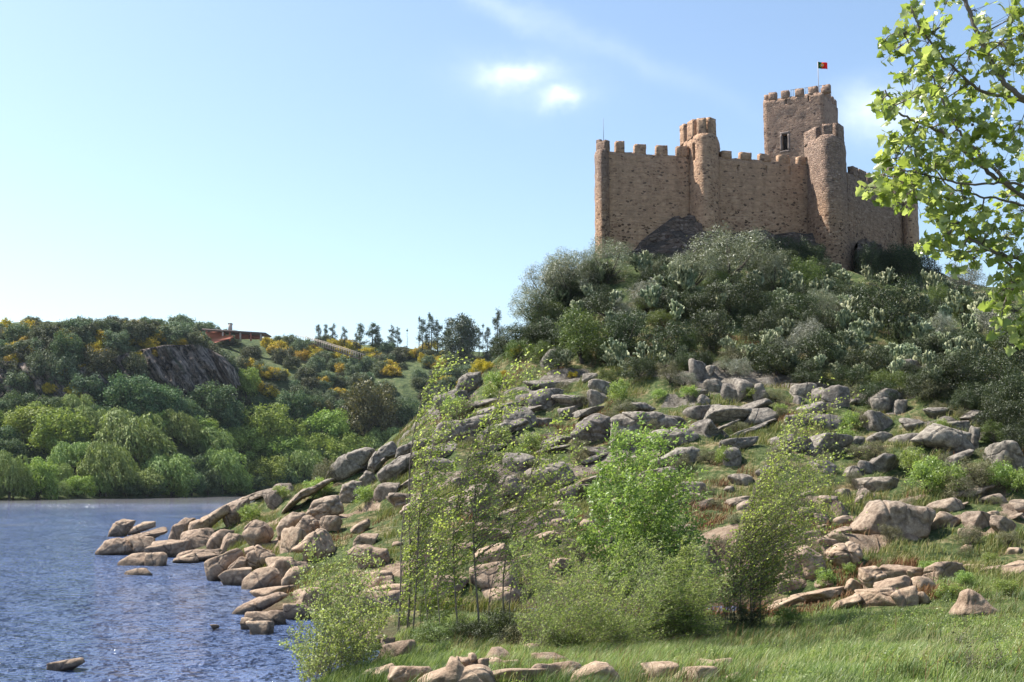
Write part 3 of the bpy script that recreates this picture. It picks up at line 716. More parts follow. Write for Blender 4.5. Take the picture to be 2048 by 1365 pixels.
wall_part(T(1440, 98.6), T(1632, 101.4), at(1440, 314, 98.6)[2], at(1632, 330, 101.4)[2], 16, 1.1,
          [(1444, 1463, 301), (1482, 1503, 304), (1520, 1541, 307), (1558, 1580, 309.5), (1597, 1622, 313)], seed=51,
          cuts=[(1476, 337, 2.2, 12), (1533, 340, 2.2, 14), (1581, 341, 2.2, 13)])
tower([(1617, 102.5), (1622, 101.2), (1638, 99.6), (1655, 98.4), (1674, 98.2), (1690, 98.8), (1699, 100.4), (1702, 103), (1625, 104)], 14, 273, 98.8, .42,
      [(1617, 101.7, 1642, 99.7, 260), (1655, 98.9, 1675, 98.7, 248), (1687, 99.3, 1699, 100.6, 250)], seed=61)
wall_part(T(1702, 101.0), T(1812, 109.8), at(1702, 346, 101)[2], at(1812, 392, 109.8)[2], 15, 1.1,
          [(1706, 1716, 332), (1719, 1732, 338), (1738, 1750, 345), (1757, 1768, 352), (1775, 1786, 360), (1792, 1803, 368)], mat_=M['tower'], seed=71)
tower([(1802, 112.5), (1806, 110.4), (1818, 109.2), (1832, 109.2), (1841, 110.5), (1843, 113.5), (1806, 115)], 14, 362, 109.5, .30,
      [(1803, 111, 1814, 109.6, 350), (1820, 109.4, 1831, 109.4, 348), (1835, 109.8, 1842, 111.6, 352)], mat_=M['wall'], seed=81)
# rear walls of the ward
v0, v1, v2, v3 = T(1200, 100), (11.5, 126), (39.5, 128), T(1838, 113)
zt = at(1300, 312, 97.5)[2]
for i, (a, b) in enumerate([(v1, v0), (v2, v1), (v3, v2)]):
    a, b = np.array(a), np.array(b)
    top = np.array([a + (b - a) * s / 40 for s in range(41)]); d = (b - a) / np.linalg.norm(b - a); nr = np.array([d[1], -d[0]])
    ol = np.concatenate([top, (top - nr * 1.0)[::-1]]); mb = MB(); prism(mb, ol, 10, zt - .6, 0, .03, 90 + i); o = cpart('curtain_wall', mb, M['wall']); clean(o)
    L = np.linalg.norm(b - a); k = int(L / 1.9)
    for j in range(k):
        m_ = MB(); block(m_, a + d * (j * 1.9 + .4), a + d * (j * 1.9 + 1.3), zt - .7, zt + .25, .45, 200 + i * 20 + j); spart('merlon', m_, M['wall'], o)
# keep
kl, kc, kr = np.array(T(1536, 114.6)), np.array(T(1660, 112.0)), np.array(T(1688, 117.2)); kb = kl + kr - kc
zk = at(1660, 184, 112)[2]
def keep():
    mb = MB(); prism(mb, outline([kl, kc, kr, kb], smooth=0, step=.4), 18, zk, .015, .03, 101); o = cpart('keep', mb, M['keep']); clean(o)
    df = (kc - kl) / np.linalg.norm(kc - kl); nf = np.array([df[1], -df[0]])
    win = ray_plane(1570, 285, kl, nf)[1]; sl = [ray_plane(1572, 204, kl, nf)[1], ray_plane(1617, 197, kl, nf)[1]]
    cut(o, [(win, df, .56, 1.62, .8)] + [(s, df, .13, .5, .8) for s in sl])
    for i, (x0, x1, tp) in enumerate([(1537, 1552, 186), (1562, 1577, 182.5), (1590, 1606, 178.5), (1616, 1634, 174.5), (1644, 1660, 170.5)]):
        A = ray_plane(x0, tp, kl, nf)[1]; B = ray_plane(x1, tp, kl, nf)[1]; m_ = MB(); block(m_, A, B, zk - .12, A[2], .5, 110 + i); spart('merlon', m_, M['keep'], o)
    mh = ray_plane(1652, 170.5, kl, nf)[1][2]
    for a, b, n0 in ((kc, kr, 120), (kr, kb, 140), (kb, kl, 160)):
        d = (b - a) / np.linalg.norm(b - a); L = np.linalg.norm(b - a); k = 5
        for j in range(k):
            if n0 == 120 and j == 0: s = .75
            else: s = (j + .12) * L / k
            m_ = MB(); block(m_, a + d * s, a + d * min(L - .02, s + L / k * .55), zk - .12, mh, .45, n0 + j); spart('merlon', m_, M['keep'], o)
    # stone frame round the window, and a near-black block painting the shade inside its opening
    w = MB(); n3 = nf
    def bar(cx, cz, bw, bh):
        c = np.array(win[:2]) + df * cx; a = c - df * bw / 2; b = c + df * bw / 2
        block(w, a + nf * .03, b + nf * .03, win[2] + cz - bh / 2, win[2] + cz + bh / 2, .16, 7)
    bar(-.38, 0, .2, 1.62); bar(.38, 0, .2, 1.62); bar(0, .93, 1.0, .24); bar(0, -.90, .96, .17)
    wo = spart('window', w, M['cap'], o)
    s = MB(); c = np.array(win[:2]) - nf * .5; block(s, c - df * .28, c + df * .28, win[2] - .81, win[2] + .81, .06, 8); spart('dark_backing', s, M['painted_dark'], wo)
    # thin railings showing between the merlons
    rl = MB()
    for x0, x1 in ((1579, 1589), (1607, 1616), (1635, 1644)):
        for f_ in np.linspace(0, 1, 4):
            P = ray_plane(x0 + (x1 - x0) * f_, 190, kl, nf)[1] - np.array([*nf, 0]) * .3; tube(rl, [(P[0], P[1], zk - .05), (P[0], P[1], zk + .75)], .018, 4)
        P = ray_plane(x0, 190, kl, nf)[1] - np.array([*nf, 0]) * .3; Q = ray_plane(x1, 190, kl, nf)[1] - np.array([*nf, 0]) * .3
        tube(rl, [(P[0], P[1], zk + .75), (Q[0], Q[1], zk + .75)], .02, 4)
    spart('railing', rl, M['iron'], o)
keep()
# sloping footing of dark stone below the middle tower
def footing(pts, name='footing', m=M['darkstone'], seed=0):
    """pts: (px, toppy, Y top, foot py, Y foot) across"""
    top = [np.array(at(a, b, c)) for a, b, c, d, e in pts]; bot = [np.array(at(a, d, e)) for a, b, c, d, e in pts]
    n, k = 26, 14; V = []
    xs = np.linspace(0, 1, n); src = np.linspace(0, 1, len(pts))
    tp = np.array([[np.interp(x, src, [p[i] for p in top]) for i in range(3)] for x in xs]); bt = np.array([[np.interp(x, src, [p[i] for p in bot]) for i in range(3)] for x in xs])
    rows = [tp + np.array([0, 2.5, -.6])] + [tp + (bt - tp) * j / k for j in range(k + 1)]
    P = np.array(rows); P[1:] += (fbm(P[1:, :, 0] * .9, P[1:, :, 1] * .9, P[1:, :, 2] * .9, seed=seed, octv=4) * .6)[..., None] * np.array([.3, -.9, .3])
    I = np.arange(P.shape[0] * n).reshape(P.shape[0], n); Fa = np.stack([I[:-1, :-1], I[1:, :-1], I[1:, 1:], I[:-1, 1:]], -1).reshape(-1, 4)
    mb = MB(); mb.add(P.reshape(-1, 3), Fa); return cpart(name, mb, m)
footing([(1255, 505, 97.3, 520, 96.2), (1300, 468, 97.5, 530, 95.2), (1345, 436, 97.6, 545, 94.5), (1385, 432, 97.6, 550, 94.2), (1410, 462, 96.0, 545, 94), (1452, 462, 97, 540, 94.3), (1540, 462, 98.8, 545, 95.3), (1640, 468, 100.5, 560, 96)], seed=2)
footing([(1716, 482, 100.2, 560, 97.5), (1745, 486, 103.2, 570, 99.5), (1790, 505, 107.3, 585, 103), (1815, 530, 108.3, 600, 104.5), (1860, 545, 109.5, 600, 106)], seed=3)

# flag and lightning rod
def flag():
    base = np.array(T(1650, 113.6)); zt = at(1650, 124, 113.6)[2]
    root = empty('flagpole', (base[0], base[1], zk)); tag(root, 'thin flagpole on the keep roof flying a small green and red flag', 'flagpole')
    mb = MB(); tube(mb, [(0, 0, -.1), (0, 0, zt - zk)], .028, 6); mb.obj('pole', M['pale'], root)
    nx, nz = 20, 8; wd, ht = .98, .66; V = []; 
    for i in range(nx + 1):
        for j in range(nz + 1):
            u = i / nx; V.append((u * wd * .97, .09 * math.sin(u * 7.0) * (.3 + u), zt - zk - .03 - ht + ht * j / nz - .06 * u * u + .03 * math.sin(u * 6 + 1)))
    I = np.arange((nx + 1) * (nz + 1)).reshape(nx + 1, nz + 1); Fa = np.stack([I[:-1, :-1], I[1:, :-1], I[1:, 1:], I[:-1, 1:]], -1)
    g = int(nx * .4); mb = MB(); mb.add(V, Fa[:g].reshape(-1, 4), 0); mb.Fc.append(Fa[g:].reshape(-1, 4)); mb.M.append(1)
    green = leafmat('flag_green', [(.0, .11, .035), (.0, .13, .045)], .35, .7, .1, 0); red = leafmat('flag_red', [(.62, .015, .01), (.7, .02, .015)], .25, .7, .1, 0)
    fo = mb.obj('flag', [green, red], root)
    sd = fo.modifiers.new('s', 'SOLIDIFY'); sd.thickness = .006
    yel = plainmat('flag_yellow', (.75, .55, .03), .7); wh = plainmat('flag_white', (.8, .8, .8), .7); rd = plainmat('flag_shield', (.62, .02, .015), .7)
    e = MB(); cx, cz = wd * .39, zt - zk - .03 - ht * .5
    yy = lambda x: .09 * math.sin(x / wd * 7.0) * (.3 + x / wd)
    for s in (-1, 1):
        a = np.linspace(0, 2 * math.pi, 25)
        tube(e, [(cx + .155 * math.cos(t), yy(cx + .155 * math.cos(t)) + s * .012, cz + .155 * math.sin(t)) for t in a], .026, 5, 0)
        for mtl, w_, h_, o_ in ((1, .085, .11, .016), (2, .05, .07, .022)):
            pts = [(-w_, h_), (w_, h_), (w_, -h_ * .3), (0, -h_ * 1.1), (-w_, -h_ * .3)]
            e.add([(cx + p, yy(cx + p) + s * o_, cz + q) for p, q in pts], [(0, 1, 2, 3, 4)], mtl)
    e.obj('emblem', [yel, rd, wh], fo)
flag()
def rod():
    z0 = at(1210, 283, 97.4)[2]; p = T(1210, 97.4); root = empty('lightning_rod', (p[0], p[1], at(1400, 300, 96.2)[2]))
    h = at(1210, 237, 97.4)[2] - root.location[2]
    mb = MB(); tube(mb, [(0, 0, 0), (0, 0, h)], [.03, .012], 5); mb.obj('rod', M['iron'], root)
    mb = MB(); tube(mb, [(0, 0, 0), (0, 0, .12)], [.09, .07], 8); mb.obj('base', M['iron'], root)
    tag(root, 'thin metal rod rising from the castle corner tower', 'lightning rod')
rod()

# ------------------------------------------------------------------ boulders
ICO = {}
def ico(sub):
    if sub not in ICO:
        bm = bmesh.new(); bmesh.ops.create_icosphere(bm, subdivisions=sub, radius=1)
        ICO[sub] = (np.array([v.co[:] for v in bm.verts]), np.array([[v.index for v in f.verts] for f in bm.faces])); bm.free()
    return ICO[sub]
def rock_mesh(rng, sub, sharp=None, flat=None):
    V, Fa = ico(sub); V = norm(V)
    k = rng.integers(7, 13); Nn = norm(rng.normal(size=(k, 3))); Nn = np.concatenate([Nn, [[0, 0, -1.], [0, .2, 1.]]])
    d = rng.uniform(.68, 1.0, len(Nn)); p = sharp or rng.uniform(8, 24)
    g = np.maximum(V @ Nn.T, 0) / d; r = (g ** p).sum(1) ** (-1 / p)
    V = V * np.clip(r, .5, 1.6)[:, None]
    s = rng.uniform(0, 50, 3); q = V + s
    nrm_ = norm(V)
    V = V + nrm_ * (fbm(q[:, 0] * 1.3, q[:, 1] * 1.3, q[:, 2] * 1.3, seed=int(s[0]), octv=2) * .10)[:, None]
    if sub >= 4: V = V + nrm_ * (fbm(q[:, 0] * 5, q[:, 1] * 5, q[:, 2] * 5, seed=int(s[1]), octv=3) * .022)[:, None]
    # one or two split joints across the stone
    for _ in range(rng.integers(0, 3)):
        nn = norm(rng.normal(size=3)[None])[0]; c = rng.uniform(-.4, .4); dist = V @ nn - c + .08 * np.sin(V[:, 0] * 4 + V[:, 2] * 3)
        V = V - nrm_ * (.10 * np.exp(-(dist / .035) ** 2))[:, None]
    mx = V.max(0); mn = V.min(0); V = (V - (mx + mn) / 2) / ((mx - mn) / 2)
    return V, Fa
NR = 0
FOOTS = []
def boulder(px, py, w, h, tilt=0.0, Y=None, sub=None, deep=None, fixed=None, adj=None, name='boulder', m=None, dz=0.0, sharp=None):
    global NR
    up_ = py < 1000 and w > 24
    if py > 1310 and 680 < px < 1260 and name == 'boulder': w *= 1.28; h *= 1.25
    w *= 1.22 if up_ else 1.12; h *= 1.06 if up_ else 1.12
    NR += 1; rng = np.random.default_rng(1000 + NR * 7 + int(px))
    base = hit(px, py + h * .42) if Y is None else at(px, py + h * .42, Y)
    if base is None: return None
    Yd = base[1]
    sx, sz = upm(w, Yd) / 2, upm(h, Yd) / 2; dep = (deep or rng.uniform(.75, 1.05)) * (sx + sz) * .5 + .1
    Yc = Yd + dep * .45
    if sub is None: sub = 5 if w * h > 2600 else (4 if w * h > 350 else 3)
    V, Fa = rock_mesh(rng, sub, sharp)
    c, s = math.cos(R(-tilt)), math.sin(R(-tilt))
    sy = math.sqrt(1)  # local frame tilted in the picture plane
    bx, bz = sx, sz
    if tilt:
        # shrink the axes so the tilted body keeps the measured extents
        k = abs(math.sin(R(tilt))); bx = sx / max(.6, abs(c)); bz = max(sz * .35, sz - sx * k * .75)
    V = V * np.array([bx * 1.04, dep, bz * 1.15])
    V = np.stack([V[:, 0] * c + V[:, 2] * s, V[:, 1], -V[:, 0] * s + V[:, 2] * c], 1)
    # the buried underside reaches down into the slope
    low = V[:, 2] < 0; V[low, 2] *= 1.45
    ctr = at(px, py, Yc); ctr[2] -= 0; mb = MB(); mb.add(V, Fa)
    FOOTS.append((ctr[0], ctr[1], bx, dep))
    o = mb.obj(name, m or M['granite'], smooth=True, loc=(ctr[0], ctr[1], ctr[2] + dz))
    if h >= w * 1.05: shp = 'upright'
    elif w > 2.4 * h: shp = 'flat'
    elif abs(tilt) > 12: shp = 'slanting'
    else: shp = 'rounded'
    sz_ = 'large' if w * h > 3200 else ('small' if w * h < 900 else 'mid-sized')
    if w * h < 300: sz_ = 'tiny'
    colr = 'tan' if ctr[2] < 2.6 else 'grey'
    reg(o, f'{sz_} {shp} {adj or colr} granite boulder', 'boulder', 'granite boulders on the island slope and shore' if Yd > 31 else 'granite boulders on the near bank', px, py, fixed)
    return o
ROCKS = [
 # x, y, w, h, tilt : the spur and the shore at the left
 (246,1057,62,40,12),(283,1057,62,28,22),(290,1072,76,32,18),(226,1097,72,42,8),(281,1094,56,36,5),(334,1101,74,32,0),(275,1121,60,24,0),(314,1121,40,26,0),
 (355,1062,72,50,20),(400,1052,92,50,25),(440,1026,80,34,32),(470,1028,58,58,10),(392,1080,58,36,0),(392,1112,84,26,5),(440,1081,50,36,0),(462,1085,42,30,0),
 (513,1066,66,56,0),(452,1128,56,58,30),(480,1130,60,60,20),(518,1112,84,62,-15),(475,1152,56,42,20),(528,1158,80,46,10),(568,1140,64,32,0),(515,1205,104,40,15),(545,1184,80,24,8),
 (548,1216,52,28,10),(520,1258,46,26,0),(525,1240,64,26,0),(497,1250,24,24,0),(555,1238,34,28,0),(420,1108,40,24,20),(372,1118,44,20,10),(430,1150,30,14,0),
 (632,942,56,40,0),(699,930,114,62,22),(764,912,84,60,35),(811,897,112,46,18),(734,962,44,42,0),(707,984,66,50,0),(774,982,42,28,0),(607,987,104,26,28),(560,980,42,28,10),
 (547,1000,42,30,0),(517,990,54,22,15),(650,1017,78,48,12),(662,1047,38,28,5),(582,1047,64,52,15),(617,1050,64,38,-10),(585,1082,50,44,0),(622,1092,90,64,20),
 (737,1107,94,58,-5),(732,1082,44,24,0),(752,1154,56,36,15),(769,1167,34,28,10),(585,1139,62,34,0),(592,1153,44,34,0),(560,1130,50,26,0),(722,1054,34,26,25),(953,1005,56,60,0),(978,955,32,26,0),
 (988,1006,34,18,0),(762,1181,90,26,10),(640,1200,100,44,0),(720,1215,96,40,0),(775,1198,70,28,0),(600,1225,60,30,0),(680,1180,60,26,5),(848,1000,30,18,0),(830,960,60,30,25),(860,1025,40,20,10),
 (938,765,60,48,15),(1097,721,28,36,0),(895,800,40,42,25),(922,797,26,26,0),(895,858,66,44,15),(966,855,112,44,20),(1001,817,78,24,10),(963,806,64,20,12),(1020,852,60,28,15),
 (1092,798,58,34,0),(1053,800,36,20,0),(1102,772,90,17,0),(1143,803,66,24,-5),(1195,797,34,28,0),(1204,774,46,24,0),(1064,819,44,20,10),(1137,825,36,20,0),(1179,822,56,18,10),(1086,844,38,13,0),
 (1193,858,112,58,22),(1277,844,136,50,0),(1343,847,44,32,-10),(1272,811,104,15,5),(1354,877,104,46,10),(1111,881,56,24,15),(1105,899,60,17,10),(1193,903,44,15,0),(1359,912,114,44,12),
 (1100,951,108,42,5),(1018,972,46,46,0),(1149,986,64,36,10),(1056,984,56,38,0),(1124,1011,52,22,10),(1316,945,76,25,10),(1343,956,44,32,0),(1379,978,54,30,5),(1365,997,76,24,5),
 (1182,755,30,14,0),(1397,742,34,40,0),(1419,742,20,17,0),(1430,773,40,28,5),(1463,790,36,38,0),(1492,780,44,42,0),(1518,786,26,32,0),(1530,793,22,20,0),(1395,784,34,16,10),(1408,799,24,16,0),
 (1604,784,44,28,0),(1598,801,22,15,0),(1670,795,44,40,0),(1642,790,32,26,0),(1404,823,64,28,8),(1459,828,80,34,-5),(1622,817,46,24,10),(1622,839,44,22,0),(1670,847,50,30,0),(1591,843,34,22,0),
 (1439,857,70,20,25),(1406,854,44,26,0),(1486,865,84,26,20),(1479,885,64,28,10),(1463,914,32,32,0),(1650,894,94,44,0),(1646,934,40,22,0),(1530,845,40,12,15),(1560,880,50,22,10),(1540,940,50,20,0),
 (1772,802,60,40,0),(1757,844,50,38,0),(1799,815,26,26,0),(1823,850,40,24,0),(1711,804,30,15,0),(1878,828,54,20,0),(1944,831,54,36,15),(1913,853,60,26,5),(1858,866,64,36,20),(1911,883,94,46,0),
 (1950,878,28,54,0),(1873,897,64,22,-15),(1757,875,40,18,0),(1726,900,30,14,0),(1731,936,34,24,0),(1706,945,34,22,0),(1753,969,74,26,0),(2010,912,56,50,0),
 (1957,1042,60,38,-10),(2005,1055,56,40,-10),(1887,1042,66,30,0),(1988,1033,26,18,0),(2040,1010,44,17,0),(1820,745,42,42,0),(1870,750,48,36,0),
 (1616,1119,64,52,-10),(1688,1111,74,58,0),(1588,1141,48,38,0),(1583,1166,56,32,0),(1646,1083,50,13,0),(1671,1074,44,13,0),(1613,1030,34,24,0),(1638,1039,34,20,0),(1741,1158,54,54,0),(1790,1147,66,26,0),
 (1832,1147,36,20,0),(1785,1172,66,36,12),(1707,1172,34,24,0),(1635,1191,92,30,10),(1569,1205,66,26,15),(1691,1205,52,26,20),(1754,1197,76,32,0),(1807,1194,50,36,15),(1652,1166,40,17,0),(1840,1169,50,26,0),
 (1890,1144,74,34,0),(1838,1197,34,22,0),(1985,1141,50,20,10),(2032,1139,50,34,20),(1949,1136,34,12,0),(1937,1066,36,15,0),(2032,1103,34,12,0),(1700,1180,26,20,0),(1680,1040,40,14,0),(1660,1000,34,14,0),
 (732,1284,50,36,0),(771,1286,34,18,0),(800,1298,60,34,10),
 (756,1349,80,42,12),(822,1352,60,28,0),(996,1314,40,24,0),(993,1334,46,24,0),(1020,1331,28,15,0),(1103,1323,54,24,0),(1032,1352,86,22,0),(1092,1347,42,26,0),(1137,1347,44,32,0),
 (1194,1348,104,44,0),(1143,1331,64,18,-5),(1320,1342,64,26,0),(1390,1347,84,22,0),(1420,1328,44,18,-10),(1447,1325,32,15,0),(1468,1355,28,15,0),(1065,1296,28,15,0),(1290,1352,22,12,0),
 (990,1158,84,62,10),(1000,1190,94,28,0),(985,1107,64,32,0),(1079,1054,44,16,5),(1100,1072,54,26,15),(990,1070,64,24,0),(1370,1094,64,18,0),(1405,1106,64,40,15),(1490,1082,44,32,20),(1395,1213,22,13,0),
 (860,1110,60,26,5),(900,1170,66,30,0),(1060,1120,60,26,8),(1120,1130,50,22,0),(1180,1050,44,20,0),(1250,1010,50,22,0),(1480,960,40,20,0),(1500,1010,44,18,0),(1290,890,30,14,0),
]

def traced_boulder(pts, org, sc, fixed=None, adj=None, dk=.62, jag=.10, name='boulder', Yoff=0.0):
    """a boulder whose outline was measured on the photograph; it gets its own real distance, size and depth"""
    global NR
    NR += 1; rng = np.random.default_rng(5000 + NR)
    P = np.array([(org[0] + x / sc, org[1] + y / sc) for x, y in pts]); x0, x1, y0, y1 = P[:, 0].min(), P[:, 0].max(), P[:, 1].min(), P[:, 1].max()
    c = np.array([(x0 + x1) / 2, (y0 + y1) / 2]); w, h = x1 - x0, y1 - y0
    a0 = P[:, 0] * np.roll(P[:, 1], -1) - np.roll(P[:, 0], -1) * P[:, 1]
    c = np.array([((P[:, i] + np.roll(P[:, i], -1)) * a0).sum() / (3 * a0.sum()) for i in (0, 1)])
    base = hit(c[0], y1 - h * .1)
    if base is None: return None
    Yd = base[1] + Yoff; V, Fa = ico(6 if w * h > 9000 else (5 if w * h > 1500 else 4)); V = norm(V)
    th = np.linspace(-math.pi, math.pi, 181); Rr = np.zeros(181)
    for i, t in enumerate(th):
        d = np.array([math.cos(t), -math.sin(t)]); best = 0
        for k in range(len(P)):
            a = P[k] - c; b = P[(k + 1) % len(P)] - c; e = b - a; den = d[0] * e[1] - d[1] * e[0]
            if abs(den) < 1e-9: continue
            tt = (a[0] * e[1] - a[1] * e[0]) / den; uu = (a[0] * d[1] - a[1] * d[0]) / den
            if tt > 0 and -1e-6 <= uu <= 1 + 1e-6: best = max(best, tt)
        Rr[i] = best
    Rr[-1] = Rr[0] = max(Rr[0], Rr[-1])
    for _ in range(2): Rr[1:-1] = (Rr[:-2] + Rr[1:-1] * 3 + Rr[2:]) / 5
    rho = np.sqrt(V[:, 0] ** 2 + V[:, 2] ** 2); tv = np.arctan2(V[:, 2], V[:, 0]); Rm = np.interp(tv, th, Rr) * Yd / F
    dep = dk * math.sqrt(w * h) * .5 * Yd / F + .1
    # facets: planes cut the body in depth and give it flat faces
    k = rng.integers(7, 12); Nn = norm(rng.normal(size=(k, 3)) * [1, .8, 1]); dd = rng.uniform(.66, .98, k); g = (np.maximum(V @ Nn.T, 0) / dd) ** 16; r = np.clip(g.sum(1) ** (-1 / 16), .55, 1.05)
    f = np.minimum(1, rho ** .82); side = np.abs(V[:, 1]) ** .8
    cut_ = r * side + 1.0 * (1 - side)
    X = np.cos(tv) * Rm * f * (.25 * cut_ + .75); Z = np.sin(tv) * Rm * f * (.25 * cut_ + .75); Y_ = np.sign(V[:, 1]) * side * dep * cut_
    Q = np.stack([X, Y_, Z], 1); s_ = rng.uniform(0, 60); q = Q / max(dep, .3) + s_
    nv = norm(Q); m_ = min(dep, .5 * h * Yd / F)
    Q = Q + nv * (fbm(q[:, 0] * 1.4, q[:, 1] * 1.4, q[:, 2] * 1.4, seed=NR, octv=3) * jag * m_)[:, None] + nv * (fbm(q[:, 0] * 6, q[:, 1] * 6, q[:, 2] * 6, seed=NR + 3, octv=2) * .025 * m_)[:, None]
    for _ in range(int(rng.integers(1, 4))):
        nn = norm(rng.normal(size=3)[None])[0]; cc = rng.uniform(-.5, .5); dist = (Q / dep) @ nn - cc + .1 * np.sin(q[:, 0] * 3 + q[:, 2] * 2); Q = Q - nv * (.14 * m_ * np.exp(-(dist / .05) ** 2))[:, None]
    low = Q[:, 2] < -.25 * h * Yd / F; Q[low, 2] -= (-.25 * h * Yd / F - Q[low, 2]) * .5
    ctr = at(c[0], c[1], Yd + dep * .5); mb = MB(); mb.add(Q, Fa); FOOTS.append((ctr[0], ctr[1], w * .5 * Yd / F, dep))
    o = mb.obj(name, M['granite'], smooth=True, loc=tuple(ctr))
    shp = 'upright' if h > w * 1.05 else ('flat' if w > 2.4 * h else 'angular'); sz_ = 'large' if w * h > 3200 else ('small' if w * h < 900 else 'mid-sized')
    reg(o, f'{sz_} {shp} {adj or ("tan" if ctr[2] < 2.6 else "grey")} granite boulder', 'boulder', 'granite boulders on the island slope and shore' if Yd > 31 else 'granite boulders on the near bank', c[0], c[1], fixed)
    TRACED.append((c[0], c[1], w, h)); return o
TRACED = []
C1, C2, C3, C5, C6, C7, C8 = ((0, 980), 3.413), ((500, 860), 4.014), ((840, 680), 3.657), ((1680, 780), 4.549), ((500, 1080), 4.096), ((950, 1000), 3.724), ((1480, 1000), 3.606)
def tb(C_, pts, **k): return traced_boulder(pts, C_[0], C_[1], **k)
tb(C5, [(60,1280),(180,1160),(290,1020),(340,1000),(480,1010),(600,1030),(700,1060),(820,1065),(862,1110),(820,1230),(770,1330),(500,1380),(250,1390),(130,1330)], fixed='huge brown boulder with a sloping left shoulder, biggest rock on the right', dk=.8, jag=.13)
tb(C5, [(130,985),(180,900),(230,888),(300,940),(375,1005),(330,1060),(240,1075),(205,985)], fixed='dark slanting boulder poking up behind the huge brown boulder', adj='dark', Yoff=1.2)
tb(C5, [(640,460),(760,370),(870,310),(960,330),(1180,400),(1170,460),(1240,540),(1150,600),(1000,590),(880,540),(790,520)])
tb(C5, [(930,300),(1050,282),(1170,280),(1190,390),(1100,385),(990,350)]); tb(C5, [(1080,260),(1200,185),(1300,190),(1290,300),(1270,350),(1180,330),(1160,275)]); tb(C5, [(1190,330),(1275,345),(1260,440),(1240,550),(1180,560),(1170,440)])
tb(C3, [(1095,700),(1140,620),(1200,570),(1300,545),(1395,560),(1410,640),(1385,730),(1330,765),(1200,765),(1130,745)], dk=.9); tb(C3, [(1385,575),(1480,530),(1600,520),(1700,530),(1800,545),(1880,580),(1910,640),(1800,650),(1620,660),(1590,740),(1450,770),(1390,740)])
tb(C3, [(1620,720),(1700,665),(1850,645),(1980,655),(2045,700),(2040,780),(1900,805),(1760,805),(1640,760)]); tb(C3, [(250,380),(280,290),(340,240),(440,235),(465,300),(450,370),(340,392)])
tb(C3, [(440,670),(520,620),(640,600),(690,630),(660,690),(560,740),(450,735)]); tb(C3, [(80,700),(130,620),(220,580),(300,590),(420,550),(560,535),(600,590),(450,640),(440,705),(330,745),(90,755)])
tb(C3, [(750,990),(800,940),(900,920),(1050,895),(1120,960),(1160,1040),(1100,1080),(1000,1090),(880,1070),(780,1050)]); tb(C3, [(575,1050),(620,990),(690,990),(760,1060),(860,1070),(860,1120),(760,1180),(640,1150)])
tb(C3, [(1650,900),(1780,850),(1880,790),(2000,780),(2048,800),(2048,930),(1900,935),(1760,930)]); tb(C3, [(1410,500),(1500,462),(1650,458),(1740,510),(1690,530),(1560,520),(1470,540)])
tb(C2, [(600,385),(650,290),(730,220),(850,165),(930,138),(1000,150),(1012,185),(960,240),(930,310),(860,365),(760,405),(650,400)], dk=.9); tb(C2, [(940,300),(970,220),(1050,140),(1140,95),(1185,150),(1250,180),(1130,230),(1070,280),(1000,325)])
tb(C2, [(1180,150),(1300,90),(1450,55),(1465,110),(1420,140),(1260,190),(1160,220)]); tb(C2, [(1010,360),(1100,280),(1200,215),(1340,170),(1385,190),(1290,300),(1200,400),(1050,405)], adj='dark')
tb(C2, [(440,680),(520,570),(620,530),(700,525),(745,600),(750,665),(650,705),(590,740),(540,710)]); tb(C2, [(205,790),(260,710),(340,663),(435,668),(440,700),(340,830),(240,860)]); tb(C2, [(335,835),(430,688),(480,688),(560,730),(592,790),(560,835),(430,855)])
tb(C2, [(318,965),(420,890),(530,798),(590,798),(640,870),(700,975),(640,1045),(450,1065),(420,985)], dk=.9); tb(C2, [(-60,830),(0,735),(50,718),(110,740),(170,790),(187,860),(140,925),(60,940),(-10,910)], dk=1.0)
tb(C2, [(778,990),(850,925),(930,918),(1000,945),(1115,958),(1118,1085),(1000,1125),(900,1125),(850,1060)]); tb(C2, [(705,560),(740,440),(830,405),(900,410),(920,480),(890,560),(800,590)]); tb(C2, [(870,400),(930,328),(985,345),(1022,400),(1000,460),(920,455)])
tb(C2, [(240,645),(340,560),(420,480),(560,430),(600,400),(700,385),(620,440),(540,500),(400,560),(290,640)])
tb(C1, [(648,430),(720,350),(800,328),(870,350),(912,400),(900,455),(760,462),(690,462)]); tb(C1, [(1280,300),(1300,220),(1430,170),(1545,98),(1570,160),(1500,200),(1420,290),(1330,345)]); tb(C1, [(1148,345),(1180,250),(1260,188),(1335,190),(1300,270),(1260,362)])
tb(C1, [(1518,180),(1580,88),(1695,60),(1705,140),(1640,225),(1560,255)]); tb(C1, [(728,335),(780,228),(840,200),(925,210),(900,262),(850,325)]); tb(C1, [(850,320),(900,260),(980,220),(1060,215),(1062,255),(960,290)]); tb(C1, [(1583,845),(1630,790),(1760,738),(1900,698),(1975,720),(1900,765),(1800,815),(1740,865),(1620,870)])
tb(C1, [(1540,600),(1570,510),(1640,460),(1695,470),(1690,540),(1620,600)]); tb(C1, [(1670,400),(1760,375),(1870,440),(1880,480),(1790,540),(1700,560),(1680,470)], dk=.9)
tb(C6, [(1330,1180),(1450,1100),(1600,1045),(1640,970),(1700,965),(1760,1040),(1900,1030),(1965,1070),(2020,1180),(1900,1250),(1500,1250)], fixed='broad pale slab boulder carrying the small stack of stones', dk=.8)
tb(C7, [(690,1380),(730,1290),(830,1240),(900,1210),(990,1215),(1060,1290),(1100,1380),(900,1420)], dk=.8); tb(C8, [(1515,830),(1580,740),(1600,670),(1655,645),(1725,682),(1800,760),(1895,830),(1700,860)], fixed='pointed pyramid-shaped pale boulder standing in the meadow', dk=.8, jag=.05)
